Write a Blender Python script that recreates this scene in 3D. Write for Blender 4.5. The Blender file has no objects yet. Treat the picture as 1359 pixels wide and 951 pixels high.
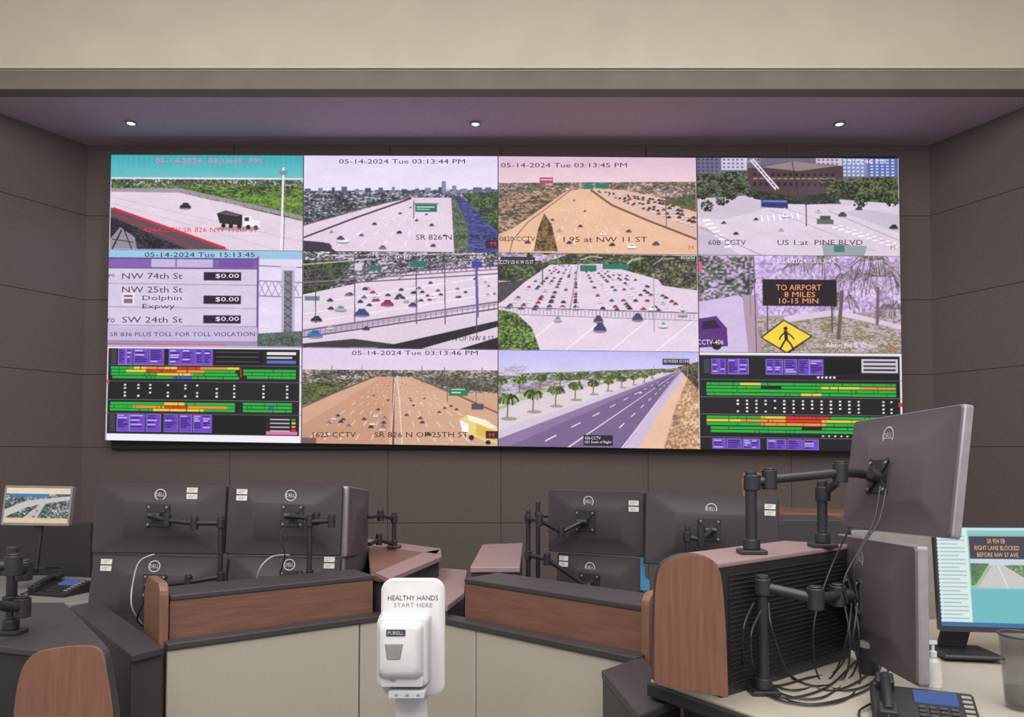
import bpy, bmesh, math, random
import numpy as np
from mathutils import Vector, Matrix
S = bpy.context.scene
C = S.collection
S.view_settings.view_transform = 'Standard'
S.view_settings.look = 'None'
PI = math.pi
# ------------------------------------------------------------------ camera
F = 1000.0; PITCH = math.radians(2.0); CAMZ = 1.6
CX = 679.5; SH = 0.0659; CY = 475.5 + SH*1359
cam = bpy.data.objects.new('camera', bpy.data.cameras.new('camera')); C.objects.link(cam)
cam.location = (0, 0, CAMZ); cam.rotation_euler = (PI/2 + PITCH, 0, 0)
cam.data.lens = F/1359*36; cam.data.sensor_width = 36; cam.data.shift_y = SH
cam.data.clip_start = 0.05
S.camera = cam
O = Vector((0, 0, CAMZ))
def ray(px, py):
    a = (px-CX)/F; b = (CY-py)/F
    return Vector((a, math.cos(PITCH) - b*math.sin(PITCH), math.sin(PITCH) + b*math.cos(PITCH)))
def P(px, py, Y):
    d = ray(px, py); return O + d*(Y/d.y)
def PZ(px, py, z):
    d = ray(px, py); return O + d*((z-CAMZ)/d.z)
# ------------------------------------------------------------------ materials
def lin1(c):
    c = c/255.0
    return c/12.92 if c <= 0.04045 else ((c+0.055)/1.055)**2.4
def lin(c): return (lin1(c[0]), lin1(c[1]), lin1(c[2]), 1)
def mat(name, rgb, rough=0.5, metal=0.0, kind='plain', emit=0.0, var=0.08, scale=30, spec=0.5, bump=0.0, trans=0.0, alpha=1.0):
    m = bpy.data.materials.new(name); m.use_nodes = True
    nt = m.node_tree; b = nt.nodes['Principled BSDF']
    b.inputs['Roughness'].default_value = rough; b.inputs['Metallic'].default_value = metal
    b.inputs['Specular IOR Level'].default_value = spec; b.inputs['Transmission Weight'].default_value = trans
    b.inputs['Alpha'].default_value = alpha
    tc = nt.nodes.new('ShaderNodeTexCoord'); mp = nt.nodes.new('ShaderNodeMapping')
    nt.links.new(tc.outputs['Object'], mp.inputs['Vector'])
    nz = nt.nodes.new('ShaderNodeTexNoise'); nt.links.new(mp.outputs['Vector'], nz.inputs['Vector'])
    nz.inputs['Scale'].default_value = scale; nz.inputs['Detail'].default_value = 4
    if kind == 'wood':
        mp.inputs['Scale'].default_value = (14, 14, 1.0)
        nz.inputs['Scale'].default_value = 6; nz.inputs['Detail'].default_value = 8; nz.inputs['Distortion'].default_value = 0.3
    if kind == 'woodh':
        mp.inputs['Scale'].default_value = (1.0, 1.0, 18)
        nz.inputs['Scale'].default_value = 6; nz.inputs['Detail'].default_value = 8; nz.inputs['Distortion'].default_value = 0.3
    cr = nt.nodes.new('ShaderNodeValToRGB')
    L = lin(rgb); lo = [max(0, L[i]*(1-var*2)) for i in range(3)]+[1]; hi = [min(1, L[i]*(1+var*2)) for i in range(3)]+[1]
    cr.color_ramp.elements[0].position = 0.3; cr.color_ramp.elements[1].position = 0.7
    cr.color_ramp.elements[0].color = lo; cr.color_ramp.elements[1].color = hi
    nt.links.new(nz.outputs['Fac'], cr.inputs['Fac']); nt.links.new(cr.outputs['Color'], b.inputs['Base Color'])
    if bump:
        bp = nt.nodes.new('ShaderNodeBump'); bp.inputs['Strength'].default_value = bump; bp.inputs['Distance'].default_value = 0.004
        nt.links.new(nz.outputs['Fac'], bp.inputs['Height']); nt.links.new(bp.outputs['Normal'], b.inputs['Normal'])
    if emit:
        nt.links.new(cr.outputs['Color'], b.inputs['Emission Color']); b.inputs['Emission Strength'].default_value = emit
    return m
def emat(name, rgb, s=1.0):
    m = bpy.data.materials.new(name); m.use_nodes = True; b = m.node_tree.nodes['Principled BSDF']
    b.inputs['Base Color'].default_value = (0.01, 0.01, 0.01, 1); b.inputs['Roughness'].default_value = 0.6
    b.inputs['Specular IOR Level'].default_value = 0.1
    b.inputs['Emission Color'].default_value = lin(rgb); b.inputs['Emission Strength'].default_value = s
    return m
_em = {}
def E(rgb):
    if rgb not in _em: _em[rgb] = emat('glow_%d_%d_%d' % rgb, rgb)
    return _em[rgb]
M = dict(
 cream=mat('cream_paint', (202,196,179), 0.9, var=0.02, scale=3),
 trim=mat('trim_paint', (122,116,109), 0.8, var=0.04, scale=4),
 felt=mat('dark_acoustic_felt', (102,93,91), 0.95, var=0.10, scale=160, bump=0.3, spec=0.1),
 soffit=mat('soffit_panel', (188,168,190), 0.85, var=0.04, scale=60, spec=0.2),  # purple glow of the screens is put into this base colour
 carpet=mat('dark_carpet', (80,75,75), 1.0, var=0.2, scale=200, bump=0.5),
 ceil=mat('ceiling_white', (210,206,198), 0.9, var=0.02),
 panel=mat('cream_panel_fabric', (172,166,153), 0.85, var=0.03, scale=220, bump=0.15, spec=0.2),
 wood=mat('brown_wood', (126,89,74), 0.45, kind='wood', var=0.08),
 woodh=mat('brown_wood_long_grain', (116,81,69), 0.45, kind='woodh', var=0.10),
 lam=mat('rose_grey_laminate', (148,123,126), 0.42, var=0.03, scale=80),
 cap=mat('charcoal_edge', (61,57,60), 0.45, var=0.05, scale=50),
 black=mat('black_plastic', (44,41,45), 0.4, var=0.06, scale=60),
 shell=mat('monitor_shell', (64,58,61), 0.5, var=0.05, scale=150, spec=.35),
 shell2=mat('near_monitor_shell', (93,84,89), 0.45, var=0.04, scale=150, spec=.4),
 bez=mat('monitor_bezel', (54,50,54), 0.35, var=0.05),
 silver=mat('silver_edge', (150,146,150), 0.35, 0.3, var=0.05),
 desk=mat('pale_desk_laminate', (168,161,149), 0.5, var=0.03, scale=90),
 greyp=mat('grey_plastic', (140,138,134), 0.5, var=0.05),
 white=mat('white_plastic', (210,209,209), 0.4, var=0.015),
 white2=mat('white_housing', (198,198,200), 0.32, var=0.015),
 offw=mat('offwhite_sticker', (215,213,208), 0.6, var=0.03),
 logo=mat('logo_grey', (205,203,208), 0.5, 0.0, var=0.03),
 ink=mat('ink_dark', (52,50,60), 0.6, var=0.05),
 inkg=mat('ink_grey', (140,138,142), 0.6, var=0.05),
 navy=mat('navy_label', (46,50,86), 0.5, var=0.05),
 rub=mat('cable_rubber', (38,36,40), 0.5, var=0.1),
 cablew=mat('cable_grey', (175,172,175), 0.5, var=0.05),
 blue=mat('blue_tape', (70,140,185), 0.5, var=0.05),
 clear=mat('clear_bottle', (225,225,218), 0.1, var=0.02, alpha=.5),
 glass=mat('smoky_tumbler', (96,92,92), 0.06, var=0.03, scale=12, alpha=.28),
 frame=mat('black_mullion', (30,27,32), 0.5, var=0.05),
)
# ------------------------------------------------------------------ mesh helpers
def B(): return bmesh.new()
def box(bm, c, s, R=None):
    c = Vector(c); vs = []
    for z in (-.5, .5):
        for x, y in ((-.5,-.5),(.5,-.5),(.5,.5),(-.5,.5)):
            v = Vector((x*s[0], y*s[1], z*s[2]))
            if R: v = R @ v
            vs.append(bm.verts.new(c+v))
    for f in ((3,2,1,0),(4,5,6,7),(0,1,5,4),(1,2,6,5),(2,3,7,6),(3,0,4,7)): bm.faces.new([vs[i] for i in f])
def prism(bm, pts, vec):
    vec = Vector(vec); a = [bm.verts.new(Vector(p)) for p in pts]; b = [bm.verts.new(Vector(p)+vec) for p in pts]
    n = len(pts); bm.faces.new(a[::-1]); bm.faces.new(b)
    for i in range(n): bm.faces.new([a[i], a[(i+1) % n], b[(i+1) % n], b[i]])
def ring(bm, c, d, r, n):
    d = d.normalized(); u = d.orthogonal().normalized(); w = d.cross(u)
    return [bm.verts.new(c + u*(r*math.cos(2*PI*i/n)) + w*(r*math.sin(2*PI*i/n))) for i in range(n)]
def bridge(bm, a, b):
    n = len(a)
    for i in range(n): bm.faces.new([a[i], a[(i+1) % n], b[(i+1) % n], b[i]])
def cyl(bm, p, q, r, n=20, r2=None):
    p = Vector(p); q = Vector(q); a = ring(bm, p, q-p, r, n); b = ring(bm, q, q-p, r if r2 is None else r2, n)
    bridge(bm, a, b); bm.faces.new(a[::-1]); bm.faces.new(b)
def lathe(bm, c, prof, n=24):
    c = Vector(c); rs = []
    for r, z in prof:
        rs.append([bm.verts.new(c+Vector((r*math.cos(2*PI*i/n), r*math.sin(2*PI*i/n), z))) for i in range(n)])
    for a, b in zip(rs, rs[1:]): bridge(bm, a, b)
    bm.faces.new(rs[0][::-1]); bm.faces.new(rs[-1])
def spline(pts, k=6):
    pts = [Vector(p) for p in pts]; out = []
    for i in range(len(pts)-1):
        p0 = pts[max(0,i-1)]; p1 = pts[i]; p2 = pts[i+1]; p3 = pts[min(len(pts)-1,i+2)]
        for j in range(k):
            t = j/k
            out.append(0.5*((2*p1)+(p2-p0)*t+(2*p0-5*p1+4*p2-p3)*t*t+(3*p1-p0-3*p2+p3)*t**3))
    out.append(pts[-1]); return out
def tube(bm, pts, r, n=8, k=6):
    pts = spline(pts, k) if k > 1 else [Vector(p) for p in pts]
    rs = []; d = (pts[1]-pts[0]).normalized(); u = d.orthogonal().normalized()
    for i, p in enumerate(pts):
        d2 = (pts[min(i+1, len(pts)-1)]-pts[max(i-1, 0)]).normalized()
        u = (u - d2*u.dot(d2)).normalized(); w = d2.cross(u)
        rs.append([bm.verts.new(p+u*(r*math.cos(2*PI*j/n))+w*(r*math.sin(2*PI*j/n))) for j in range(n)])
    for a, b in zip(rs, rs[1:]): bridge(bm, a, b)
    bm.faces.new(rs[0][::-1]); bm.faces.new(rs[-1])
def rr(w, h, r, cx=0, cz=0, n=5):
    out = []
    for k, (sx, sz) in enumerate(((1,-1),(1,1),(-1,1),(-1,-1))):
        a0 = (-PI/2, 0, PI/2, PI)[k]
        for i in range(n+1):
            a = a0 + PI/2*i/n
            out.append((cx+sx*(w/2-r)+r*math.cos(a), cz+sz*(h/2-r)+r*math.sin(a)))
    return out
def loftY(bm, secs, Mx=None):
    rs = []
    for y, pts in secs:
        rs.append([bm.verts.new((Mx @ Vector((x, y, z))) if Mx else Vector((x, y, z))) for x, z in pts])
    for a, b in zip(rs, rs[1:]): bridge(bm, a, b)
    bm.faces.new(rs[0][::-1]); bm.faces.new(rs[-1])
def link_obj(name, me, parent=None):
    o = bpy.data.objects.new(name, me); C.objects.link(o)
    if parent: o.parent = parent
    return o
def part(name, bm, m, parent=None, bev=0.0, smooth=False, label=None, off=None):
    bmesh.ops.recalc_face_normals(bm, faces=bm.faces)
    if off is not None: bmesh.ops.translate(bm, verts=bm.verts, vec=-Vector(off))
    me = bpy.data.meshes.new(name); bm.to_mesh(me); bm.free(); me.materials.append(m)
    o = link_obj(name, me, parent)
    if smooth:
        for p in me.polygons: p.use_smooth = True
        me.set_sharp_from_angle(angle=math.radians(35))
    if bev:
        md = o.modifiers.new('bevel', 'BEVEL'); md.width = bev; md.segments = 2; md.limit_method = 'ANGLE'
    if label: o['label'] = label
    return o
def thing(name, label, cat, loc=None, Mx=None, group=None):
    o = bpy.data.objects.new(name, None); C.objects.link(o); o.empty_display_size = 0.05
    if Mx is not None: o.matrix_world = Mx
    elif loc is not None: o.location = loc
    o['label'] = label; o['category'] = cat
    if group: o['group'] = group
    return o
def tag(o, label, cat, group=None):
    o['label'] = label; o['category'] = cat
    if group: o['group'] = group
    return o
def struct(name, bm, m, bev=0.0):
    o = part(name, bm, m, None, bev); o['kind'] = 'structure'; return o
def text(parent, s, org, w, h, m, name='lettering', xd=(1,0,0), zd=(0,0,1), center=False, bold=0.0):
    cu = bpy.data.curves.new('t', 'FONT'); cu.body = s; cu.size = 1; cu.resolution_u = 2; cu.offset = bold
    ob = bpy.data.objects.new('t', cu); C.objects.link(ob)
    me = bpy.data.meshes.new_from_object(ob)
    bpy.data.objects.remove(ob)
    n = len(me.vertices); co = np.empty(n*3); me.vertices.foreach_get('co', co); co = co.reshape(-1, 3)
    mn = co.min(0); mx = co.max(0)
    kz = h/(mx[1]-mn[1]); kx = (w/(mx[0]-mn[0])) if w else kz*0.95
    X = (co[:,0]-mn[0])*kx; Z = (co[:,1]-mn[1])*kz
    if center: X -= (mx[0]-mn[0])*kx/2; Z -= h/2
    xd = np.array(xd); zd = np.array(zd); org = np.array(org)
    me.vertices.foreach_set('co', (org + X[:,None]*xd + Z[:,None]*zd).ravel()); me.update()
    me.materials.clear(); me.materials.append(m); me.name = name
    return link_obj(name, me, parent)
# ------------------------------------------------------------------ screen painter (vertex colours)
class Cv:
    def __init__(s, x0, x1, y0, y1, bg, seed=1, res=1.4):
        s.r = (x0, x1, y0, y1); s.W = int((x1-x0)*res); s.H = int((y1-y0)*res); s.k = 2
        w, h = s.W*2, s.H*2
        s.xs = x0+(np.arange(w)+.5)*(x1-x0)/w; s.ys = y0+(np.arange(h)+.5)*(y1-y0)/h
        s.im = np.zeros((h, w, 3)); s.im[:] = bg; s.rng = np.random.RandomState(seed); s.soft = True
    def noise(s, X, Y, cw, ch):
        gx = (X-s.r[0])/cw+50; gy = (Y-s.r[2])/ch+50
        T = s.rng.rand(int(gy.max())+3, int(gx.max())+3)
        ix = gx.astype(int); iy = gy.astype(int); fx = gx-ix; fy = gy-iy
        fx = fx*fx*(3-2*fx); fy = fy*fy*(3-2*fy)
        return (T[iy,ix]*(1-fx)+T[iy,ix+1]*fx)*(1-fy)+(T[iy+1,ix]*(1-fx)+T[iy+1,ix+1]*fx)*fy
    def win(s, a, b, c, d):
        i0, i1 = np.searchsorted(s.xs, (a, b)); j0, j1 = np.searchsorted(s.ys, (c, d))
        return i0, i1, j0, j1
    def mask(s, pts):
        px = [p[0] for p in pts]; py = [p[1] for p in pts]
        w = s.win(min(px), max(px), min(py), max(py)); i0, i1, j0, j1 = w
        if i1 <= i0 or j1 <= j0: return None, w
        X, Y = np.meshgrid(s.xs[i0:i1], s.ys[j0:j1]); m = np.zeros(X.shape, bool); n = len(pts)
        for i in range(n):
            ax, ay = pts[i]; bx, by = pts[(i+1) % n]
            if ay == by: continue
            m ^= ((ay > Y) != (by > Y)) & (X < (bx-ax)*(Y-ay)/(by-ay)+ax)
        return m, w
    def put(s, m, w, col, a=1.0):
        if m is None: return
        i0, i1, j0, j1 = w; v = s.im[j0:j1, i0:i1]; v[m] = v[m]*(1-a)+np.array(col)*a
    def poly(s, pts, col, a=1.0): m, w = s.mask(pts); s.put(m, w, col, a)
    def rect(s, a, c, b, d, col, al=1.0): s.poly([(a,c),(b,c),(b,d),(a,d)], col, al)
    def line(s, p, q, w, col, a=1.0, w2=None):
        dx, dy = q[0]-p[0], q[1]-p[1]; L = math.hypot(dx, dy) or 1; nx, ny = -dy/L/2, dx/L/2; w2 = w if w2 is None else w2
        s.poly([(p[0]+nx*w,p[1]+ny*w),(q[0]+nx*w2,q[1]+ny*w2),(q[0]-nx*w2,q[1]-ny*w2),(p[0]-nx*w,p[1]-ny*w)], col, a)
    def path(s, pts, w, col, a=1.0):
        for p, q in zip(pts, pts[1:]): s.line(p, q, w, col, a)
    def ell(s, cx, cy, rx, ry, col, a=1.0):
        s.poly([(cx+rx*math.cos(t*PI/8), cy+ry*math.sin(t*PI/8)) for t in range(16)], col, a)
    def grad(s, y0, y1, c0, c1):
        i0, i1, j0, j1 = s.win(-1e9, 1e9, y0, y1)
        t = ((s.ys[j0:j1]-y0)/(y1-y0))[:,None,None]; s.im[j0:j1] = np.array(c0)*(1-t)+np.array(c1)*t
    def speck(s, pts, cols, cw=2, ch=1.5, p=1.0, a=1.0):
        """natural looking mottle: two scales of smooth noise walk through the palette, ragged edges"""
        m, w = s.mask(pts)
        if m is None: return
        i0, i1, j0, j1 = w; X, Y = np.meshgrid(s.xs[i0:i1], s.ys[j0:j1])
        n = .32*s.noise(X, Y, cw*2.2, ch*1.8)+.68*s.noise(X, Y, max(1.1,cw*.38), max(1.0,ch*.38))
        cols = np.array(sorted(cols, key=lambda c: sum(c)), float); k = len(cols)-1
        f = np.clip((n-.24)/.52, 0, .9999)*k; i = f.astype(int); q = (f-i)[..., None]
        cc = cols[i]*(1-q)+cols[np.minimum(i+1, k)]*q + s.rng.normal(0, 14, X.shape)[..., None]
        mm = m & (s.noise(X, Y, cw, ch) < p*1.01) if p < 1 else m
        v = s.im[j0:j1, i0:i1]; v[mm] = v[mm]*(1-a)+cc[mm]*a
    def car(s, x, y, w, h=None, col=(40,38,50)):
        w *= .82; h = h or w*.5
        s.ell(x, y+h*.4, w*.58, h*.28, (80,66,84), .55)
        s.poly([(x-w*.48,y+h*.4),(x-w*.5,y+.05*h),(x-w*.3,y-h*.12),(x-w*.18,y-h*.5),(x+w*.22,y-h*.5),(x+w*.38,y-h*.05),(x+w*.5,y+h*.08),(x+w*.48,y+h*.4)], col)
        s.poly([(x-w*.15,y-h*.36),(x+w*.17,y-h*.36),(x+w*.27,y-h*.05),(x-w*.22,y-h*.05)], tuple(c*.45+36 for c in col))
    def fan(s, vp, b0, b1, n, col, t0=.08, dash=.5, w=1.3, solid=False):
        for i in range(1, n):
            f = i/n; bx = b0[0]+(b1[0]-b0[0])*f; by = b0[1]+(b1[1]-b0[1])*f; t = t0
            while t < 1:
                t2 = min(1, t*1.1)
                s.line((vp[0]+(bx-vp[0])*t, vp[1]+(by-vp[1])*t), (vp[0]+(bx-vp[0])*t2, vp[1]+(by-vp[1])*t2), w*t+.2, col, .8, w*t2+.2)
                t *= 1.27
    def cars(s, vp, b0, b1, lanes, n, size, t0=.1, t1=1.0, cols=((45,40,55),(235,230,240),(60,55,90),(150,60,70),(30,28,38),(190,185,200))):
        for _ in range(n):
            i = s.rng.randint(lanes); f = (i+.5)/lanes; t = t0+(t1-t0)*s.rng.rand()**1.4
            bx = b0[0]+(b1[0]-b0[0])*f; by = b0[1]+(b1[1]-b0[1])*f
            s.car(vp[0]+(bx-vp[0])*t, vp[1]+(by-vp[1])*t, max(1.8, size*t), None, cols[s.rng.randint(len(cols))])
    def tree(s, x, y, r, cols):
        cs = sorted(cols, key=lambda c: sum(c))
        for i in range(int(14+r*5)):
            a = s.rng.rand()*2*PI; q = r*math.sqrt(s.rng.rand()); rad = r*(.08+.14*s.rng.rand()); dy = q*.8*math.sin(a)
            k = min(len(cs)-1, max(0, int((.5-dy/r*.5+s.rng.normal(0,.25))*len(cs))))
            s.ell(x+q*math.cos(a), y+dy, rad, rad*.8, cs[k], .9)
    def out(s):
        im = s.im
        if s.soft:
            X, Y = np.meshgrid(s.xs, s.ys); im = im*(1.0+.04*(s.noise(X,Y,30,10)-.5)+.035*(s.noise(X,Y,3,1.6)-.5))[..., None]
            p = np.pad(im, ((1,1),(1,1),(0,0)), 'edge'); im = (p[:-2,1:-1]+p[2:,1:-1]+p[1:-1,:-2]+p[1:-1,2:]+5*p[1:-1,1:-1])/9
        h, w = im.shape[:2]; im = im.reshape(h//2, 2, w//2, 2, 3).mean((1, 3))
        im = np.clip(im + s.rng.normal(0, 2.5, im.shape), 0, 255)/255.0
        return np.where(im <= .04045, im/12.92, ((im+.055)/1.055)**2.4)
VC = bpy.data.materials.new('screen_picture'); VC.use_nodes = True
_b = VC.node_tree.nodes['Principled BSDF']; _a = VC.node_tree.nodes.new('ShaderNodeAttribute'); _a.attribute_name = 'Col'
VC.node_tree.links.new(_a.outputs['Color'], _b.inputs['Emission Color']); _b.inputs['Emission Strength'].default_value = 1.02
_b.inputs['Base Color'].default_value = (.01,.01,.01,1); _b.inputs['Roughness'].default_value = .5; _b.inputs['Specular IOR Level'].default_value = .15
def screen_mesh(cv, TL, TR, BL, BR, parent, name='screen'):
    """flat grid of vertices between four corners (root-local), coloured from the canvas"""
    img = cv.out()[::-1]; H, W = img.shape[:2]
    u = np.linspace(0, 1, W)[None,:,None]; v = np.linspace(0, 1, H)[:,None,None]
    TL, TR, BL, BR = [np.array(p)[None,None,:] for p in (TL, TR, BL, BR)]
    co = (BL*(1-u)+BR*u)*(1-v)+(TL*(1-u)+TR*u)*v
    me = bpy.data.meshes.new(name); me.vertices.add(W*H); me.vertices.foreach_set('co', co.ravel())
    idx = np.arange(W*H).reshape(H, W)
    q = np.stack([idx[:-1,:-1], idx[:-1,1:], idx[1:,1:], idx[1:,:-1]], -1).reshape(-1, 4); nf = len(q)
    me.loops.add(nf*4); me.loops.foreach_set('vertex_index', q.ravel().astype(np.int32))
    me.polygons.add(nf); me.polygons.foreach_set('loop_start', np.arange(0, nf*4, 4, dtype=np.int32))
    me.update(calc_edges=True); me.validate()
    at = me.color_attributes.new('Col', 'FLOAT_COLOR', 'POINT')
    at.data.foreach_set('color', np.concatenate([img, np.ones((H, W, 1))], -1).astype(np.float32).ravel())
    me.materials.append(VC)
    return link_obj(name, me, parent)
# ------------------------------------------------------------------ ROOM
YB = 6.0
ZS = P(680, 193, YB).z                 # recess ceiling height
YF = PZ(680, 121, ZS).y                # front edge of recess
ZT = P(680, 96, YF).z
CL = Vector((P(112, 400, YB).x, YB, 0)); CR = Vector((P(1237, 400, YB).x, YB, 0))
FL = Vector((P(0, 400, 5.45).x, 5.45, 0)); FR = Vector((P(1359, 400, 5.35).x, 5.35, 0))
def ext(a, b, y):
    t = (y-a.y)/(b.y-a.y); return a+(b-a)*t
FL = ext(CL, FL, YF-.02); FR = ext(CR, FR, YF-.02)
ZL = [0, .46, 1.04, 1.64, 2.22, 2.82, 3.5, ZS+.02]
def panel_wall(name, A, Bp, xs, nrm):
    """padded acoustic wall built of slightly separated fabric panels over a backing"""
    bm = B(); d = (Bp-A); L = d.length; d.normalize(); nrm = Vector(nrm); nrm = (nrm - d*nrm.dot(d)).normalized()
    R = Matrix((d, -nrm, Vector((0,0,1)))).transposed()
    box(bm, A+d*L/2-nrm*.06+Vector((0,0,ZS/2+.01)), (L+.3, .09, ZS+.02), R)
    for x0, x1 in zip(xs, xs[1:]):
        for z0, z1 in zip(ZL, ZL[1:]):
            box(bm, A+d*(x0+x1)/2-nrm*.008+Vector((0,0,(z0+z1)/2)), (x1-x0-.003, .018, z1-z0-.003), R)
    return struct(name, bm, M['felt'], 0.002)
Lb = (CR-CL).length
vx = [0]+[ (P(x, 600, YB).x-CL.x) for x in (305, 515, 665, 860, 1050)]+[Lb]
panel_wall('wall_back', CL, CR, vx, (0,-1,0))
LL = (CL-FL).length; LR = (FR-CR).length
panel_wall('wall_left', FL, CL, [0, LL+.03], (1,-.5,0)); panel_wall('wall_right', CR, FR, [-.03, LR], (-1,-.5,0))
bm = B(); prism(bm, [Vector((FL.x-.3,YF+.09,ZS)), Vector((FR.x+.3,YF+.09,ZS)), CR+Vector((.3,.2,ZS)), CL+Vector((-.3,.2,ZS))], (0,0,.08))
struct('ceiling_recess', bm, M['soffit'])
bm = B(); box(bm, (0, YF+.06, (ZT+5.2)/2), (9.4, .12, 5.2-ZT)); struct('wall_front', bm, M['cream'])
bm = B(); box(bm, (0, YF+.03, (ZS+ZT)/2), (9.4, .12, ZT-ZS)); struct('trim_1', bm, M['trim'], .006)
bm = B(); box(bm, (0, YF-.045, ZT+.006), (9.4, .03, .012)); struct('trim_2', bm, M['ceil'], .002)
bm = B(); box(bm, (0, 1.5, -.05), (9.6, 9.4, .1)); struct('floor', bm, M['carpet'])
bm = B(); box(bm, (0, 1.2, 5.25), (9.4, 8.2, .1)); struct('ceiling', bm, M['ceil'])
for sx, nm in ((-1,'wall_side_left'),(1,'wall_side_right')):
    bm = B(); box(bm, (sx*4.35, 1.4, 2.6), (.1, 7.6, 5.2)); struct(nm, bm, M['cream'])
    bm = B(); box(bm, (sx*4.15, YF+.02, ZS/2), (.45, .1, ZS)); struct(nm+'_return', bm, M['felt'])
# recessed lights
for (px, py, lb) in ((174,162,'small round downlight in dark soffit above the left end of the video wall'),
                     (631,163,'small round downlight in dark soffit above the middle of the video wall'),
                     (1114,163,'small round downlight in dark soffit above the right end of the video wall')):
    p = PZ(px, py, ZS); t = thing('recessed_light', lb, 'ceiling light', p, group='downlights in the soffit')
    bm = B(); lathe(bm, (0,0,-.012), [(.038,.012),(.042,0),(.03,-.002),(.03,.008)]); part('ring', bm, M['greyp'], t, smooth=True)
    bm = B(); lathe(bm, (0,0,-.008), [(.002,-.008),(.02,-.006),(.028,0),(.028,.006)]); part('lens', bm, emat('downlight_lens', (240,225,255), 3.0), t, smooth=True)
    l = bpy.data.lights.new('downlight', 'SPOT'); l.energy = 22; l.spot_size = 1.9; l.spot_blend = .9; l.color = (.85,.75,1); l.shadow_soft_size = .03
    lo = bpy.data.objects.new('downlight', l); C.objects.link(lo); lo.location = p+Vector((0,0,-.04))
# ------------------------------------------------------------------ VIDEO WALL
YW = 5.86
GX = [[147,403,661,924,1193],[144,402,661,926,1195],[142,401,661,928,1197],[139,400,661,930,1199]]
GY = [[205,206,207,209,210],[331,333,335,338,340],[459,461,464,467,469],[584,588,592,596,600]]
def cell(r, c): return (GX[r][c]+GX[r+1][c])/2, (GX[r][c+1]+GX[r+1][c+1])/2, (GY[r][c]+GY[r][c+1])/2, (GY[r+1][c]+GY[r+1][c+1])/2
def new(r, c, bg, seed): return Cv(*cell(r, c), bg, seed)
def p11():
    v = new(0,0,(214,200,214),11); v.grad(200,240,(48,160,172),(120,196,202))
    for x in range(150,403,7): v.rect(x,207,x+3.5,233,(90,190,196),.3)
    v.rect(147,236,403,243,(232,232,238)); v.speck([(147,238),(403,238),(403,250),(147,248)], [(70,84,66),(96,108,84),(54,60,60),(206,206,216)], 4, 2)
    v.speck([(147,246),(403,246),(403,296),(300,268),(147,256)], [(94,122,60),(70,92,48),(132,156,84),(44,54,38)], 6, 3)
    v.poly([(147,252),(230,254),(403,293),(403,331),(300,331),(147,276)], (226,208,224))
    v.poly([(147,250),(240,250),(403,286),(403,291),(240,256),(147,255)], (160,148,160))
    v.speck([(310,258),(403,262),(403,284),(330,270)], [(140,172,70),(98,128,56),(66,84,44)], 4, 2)
    v.line((147,262),(403,320),.8,(200,184,200)); v.line((147,270),(370,331),.8,(200,184,200))
    for k in range(14): v.line((240+k*12,252+k*2.6),(240+k*12,256+k*2.7),.8,(110,100,112))
    v.poly([(147,276),(305,331),(147,331)], (92,76,88)); v.speck([(147,288),(250,331),(147,331)], [(46,40,52),(30,26,36),(74,64,80)], 7, 4)
    v.line((150,277),(300,329),3.2,(206,40,64)); v.line((150,284),(265,331),2,(160,50,66))
    v.poly([(147,318),(160,302),(180,316),(183,331),(147,331)], (150,140,156)); v.line((150,331),(162,306),2,(40,36,44)); v.line((163,300),(176,331),1.4,(40,36,44)); v.line((150,318),(178,322),1.2,(60,54,64))
    v.car(246,273,18,8,(34,30,42))
    v.poly([(288,283),(300,279),(322,285),(322,299),(292,296)], (44,40,48)); v.poly([(290,283),(300,280),(320,285),(314,287)], (96,88,96)); v.rect(322,286,334,299,(246,244,250)); v.poly([(334,290),(346,293),(345,302),(334,301)], (238,236,244)); v.rect(325,288,331,293,(60,58,70)); v.ell(316,303,30,3,(110,96,112),.5)
    for x in (297,307,318,330,340): v.ell(x,301-(330-x)*.06,3,3,(30,28,34))
    v.line((376,222),(374,331),2.6,(240,236,244)); v.line((379,240),(377,331),1,(120,120,120)); v.poly([(370,226),(382,226),(380,232),(372,232)],(120,150,150))
    return v
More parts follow.
